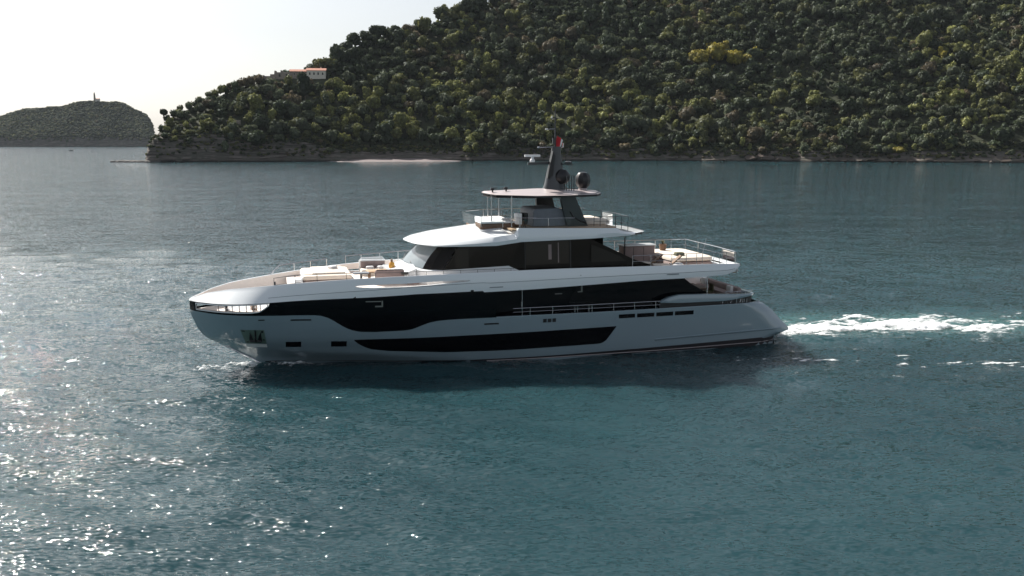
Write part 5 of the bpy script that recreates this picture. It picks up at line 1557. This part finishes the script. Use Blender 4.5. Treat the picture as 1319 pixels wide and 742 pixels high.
rail('aft_rail', [(29.05, -3.5, 6.15), (29.12, -1.5, 6.17), (29.14, 0, 6.18), (29.12, 1.5, 6.18), (29.05, 3.5, 6.2)], rz_, [(29.05, -3.5, 6.15), (29.12, -1.7, 6.17), (29.12, 1.7, 6.17), (29.05, 3.5, 6.2)], 1, .022)
MB().add([(29.06, -3.35, 5.46), (29.12, -1.8, 5.46), (29.12, -1.8, 6.08), (29.06, -3.35, 6.08)], [(0, 1, 2, 3)]).build('glass_panel', M['clear'], yacht)
mb = MB(); mb.tube([(29.1, 1.0, 5.45), (29.35, 1.0, 6.55)], .02, 5); mb.build('ensign_staff', M['steel'], yacht)
def lounger(loc, lab, rz):
    t = deck_thing('deck_chair', loc, lab, 'deck chair', rz)
    mb = MB(); mb.box(-.95, .95, -.33, -.27, .44, .50); mb.box(-.95, .95, .27, .33, .44, .50)
    for x in (-.8, -.3, .2, .7): mb.box(x, x + .06, -.27, .27, .45, .49)
    mb.build('frame', M['wood'], t)
    for x in (-.8, .8):
        for y in (-.3, .3): MB().box(x - .03, x + .03, y - .03, y + .03, 0, .44).build('leg', M['wood'], t)
    mb = MB(); mb.rbox(-.1, .92, -.26, .26, .505, .58, .03); mb.build('seat_cushion', M['cream'], t, smooth=.6)
    mb = MB(); mb.prism([(-.1, .51), (-.80, 1.12), (-.85, 1.07), (-.15, .46)], -.27, .27); mb.build('backrest', M['wood'], t)
lounger((23.9, -1.9, 4.87), 'wooden deck chair nearer the dark house glass on the aft deck', 2.9)
lounger((24.7, -2.9, 4.87), 'wooden deck chair right at the near rail of the aft deck', 2.9)
t = deck_thing('pouf', (25.25, -3.05, 4.87), 'round white pouf at the near rail of the aft upper deck', 'pouf')
MB().lathe([(0, .001), (.42, 0), (.47, .2), (.44, .55), (.36, .63), (0, .65)], (0, 0, 0), 18).build('pouf_body', M['whitecloth'], t, smooth=.8)
MB().lathe([(.465, .30), (.48, .32), (.465, .34)], (0, 0, 0), 18).build('piping', M['taupe'], t, smooth=.8)
t = deck_thing('planter', (26.3, 1.3, 5.765), 'small brown planter standing on the far side of the aft lounge', 'planter')
MB().lathe([(0, 0), (.20, 0), (.26, .42), (.22, .42), (.2, .36)], (0, 0, 0), 12).build('pot', M['brown'], t, smooth=.7)
mb = MB(); gp = random.Random(8)
for k in range(26):
    a = gp.uniform(0, 6.28); l = gp.uniform(.15, .3)
    mb.add([(0, 0, .38), (.5 * l * math.cos(a - .2), .5 * l * math.sin(a - .2), .38 + l * .8), (l * math.cos(a), l * math.sin(a), .38 + l), (.5 * l * math.cos(a + .2), .5 * l * math.sin(a + .2), .38 + l * .8)], [(0, 1, 2, 3)])
mb.build('leaves', M['olive'], t)
t = deck_thing('folded_throw', (26.15, -1.5, 5.765), 'grey green folded throw lying on the white aft lounge', 'throw')
mb = MB(); mb.rbox(-.3, .3, -.25, .25, 0, .12, .06); mb.rbox(-.26, .3, -.22, .24, .11, .2, .06); mb.build('fabric', M['olive'], t, smooth=.8)
# flybridge chair, cockpit table set
t = deck_thing('tub_chair', (15.5, -1.9, 7.88), 'round white and dark tub chair on the flybridge by the hardtop post', 'chair')
mb = MB(); mb.lathe([(.0, .12), (.34, .12), (.38, .42), (0, .44)], (0, 0, 0), 16); mb.build('seat', M['brown'], t, smooth=.7)
for nm_, a0, a1, mt in (('backrest_shell', 100, 260, 'whitecloth'), ('backrest_lining', -80, 80, 'black')):
    rows = [[(r_ * math.cos(R(a)), r_ * math.sin(R(a)), z) for a in np.linspace(a0, a1, 12)] for r_, z in ((.38, .2), (.43, .5), (.42, .85), (.37, .86), (.37, .45))]
    mb = MB(); mb.grid(rows); mb.build(nm_, M[mt], t, smooth=.8)
for a in (45, 135, 225, 315): MB().tube([(.25 * math.cos(R(a)), .25 * math.sin(R(a)), .13), (.3 * math.cos(R(a)), .3 * math.sin(R(a)), 0)], .025, 6).build('leg', M['black'], t)
t = deck_thing('dining_table', (27.6, -.4, 2.78), 'dark dining table in the shaded aft cockpit', 'table')
MB().slab([(-.7, -1.1), (.7, -1.1), (.7, 1.1), (-.7, 1.1)], .70, .76).build('tabletop', M['wood'], t, bevel=.015)
for y in (-.6, .6): MB().lathe([(.26, 0), (.26, .03), (.06, .06), (.06, .7)], (0, y, 0), 10).build('pedestal', M['steel'], t)
for k, (x, y, rz, lab) in enumerate(((26.7, -1.1, 0, 'olive cockpit chair nearest the saloon glass'), (26.7, .5, 0, 'olive cockpit chair on the far side beside the saloon glass'), (28.5, -1.1, math.pi, 'olive cockpit chair nearest the stern sofa'))):
    t = deck_thing('dining_chair', (x, y, 2.78), lab, 'chair', rz)
    mb = MB(); mb.rbox(-.25, .25, -.26, .26, .42, .52, .06); mb.build('seat', M['olive'], t, smooth=.6)
    mb = MB(); mb.rbox(-.3, -.2, -.27, .27, .5, .98, .04); mb.build('backrest', M['olive'], t, smooth=.6)
    for sx in (-.22, .22):
        for s2 in (-.22, .22): MB().tube([(sx, s2, .42), (sx * 1.1, s2 * 1.1, 0)], .02, 6).build('leg', M['wood'], t)
for k, (y, lab) in enumerate(((1.9, 'white cushion on the far end of the stern sofa'), (-1.7, 'white cushion on the near end of the stern sofa'))):
    t = deck_thing('cushion', (29.75, y, 3.255), lab, 'cushion', .2)
    mb = MB(); mb.rbox(-.1, .12, -.25, .25, 0, .42, .06); mb.build('pad', M['whitecloth'], t, smooth=.8)
    mb = MB(); mb.tube([(.0, -.25, .02), (.0, -.25, .4), (.0, .25, .4), (.0, .25, .02)], .012, 4); mb.build('piping', M['taupe'], t)

# ------------------------------------------------------------------ air between here and the island
hm = bpy.data.materials.new('haze'); hm.use_nodes = True
hn = hm.node_tree; hn.nodes.clear()
ho = hn.nodes.new('ShaderNodeOutputMaterial'); hv = hn.nodes.new('ShaderNodeVolumePrincipled')
hv.inputs['Color'].default_value = (0.80, 0.90, 1.0, 1)
hv.inputs['Density'].default_value = 0.000024
hn.links.new(hv.outputs[0], ho.inputs['Volume'])
hz_ = MB().box(-9600, 9600, -900, 10500, -4, 330).build('haze', hm)
tag(hz_, 'thin pale sea haze over the whole bay', 'haze', kind='stuff')
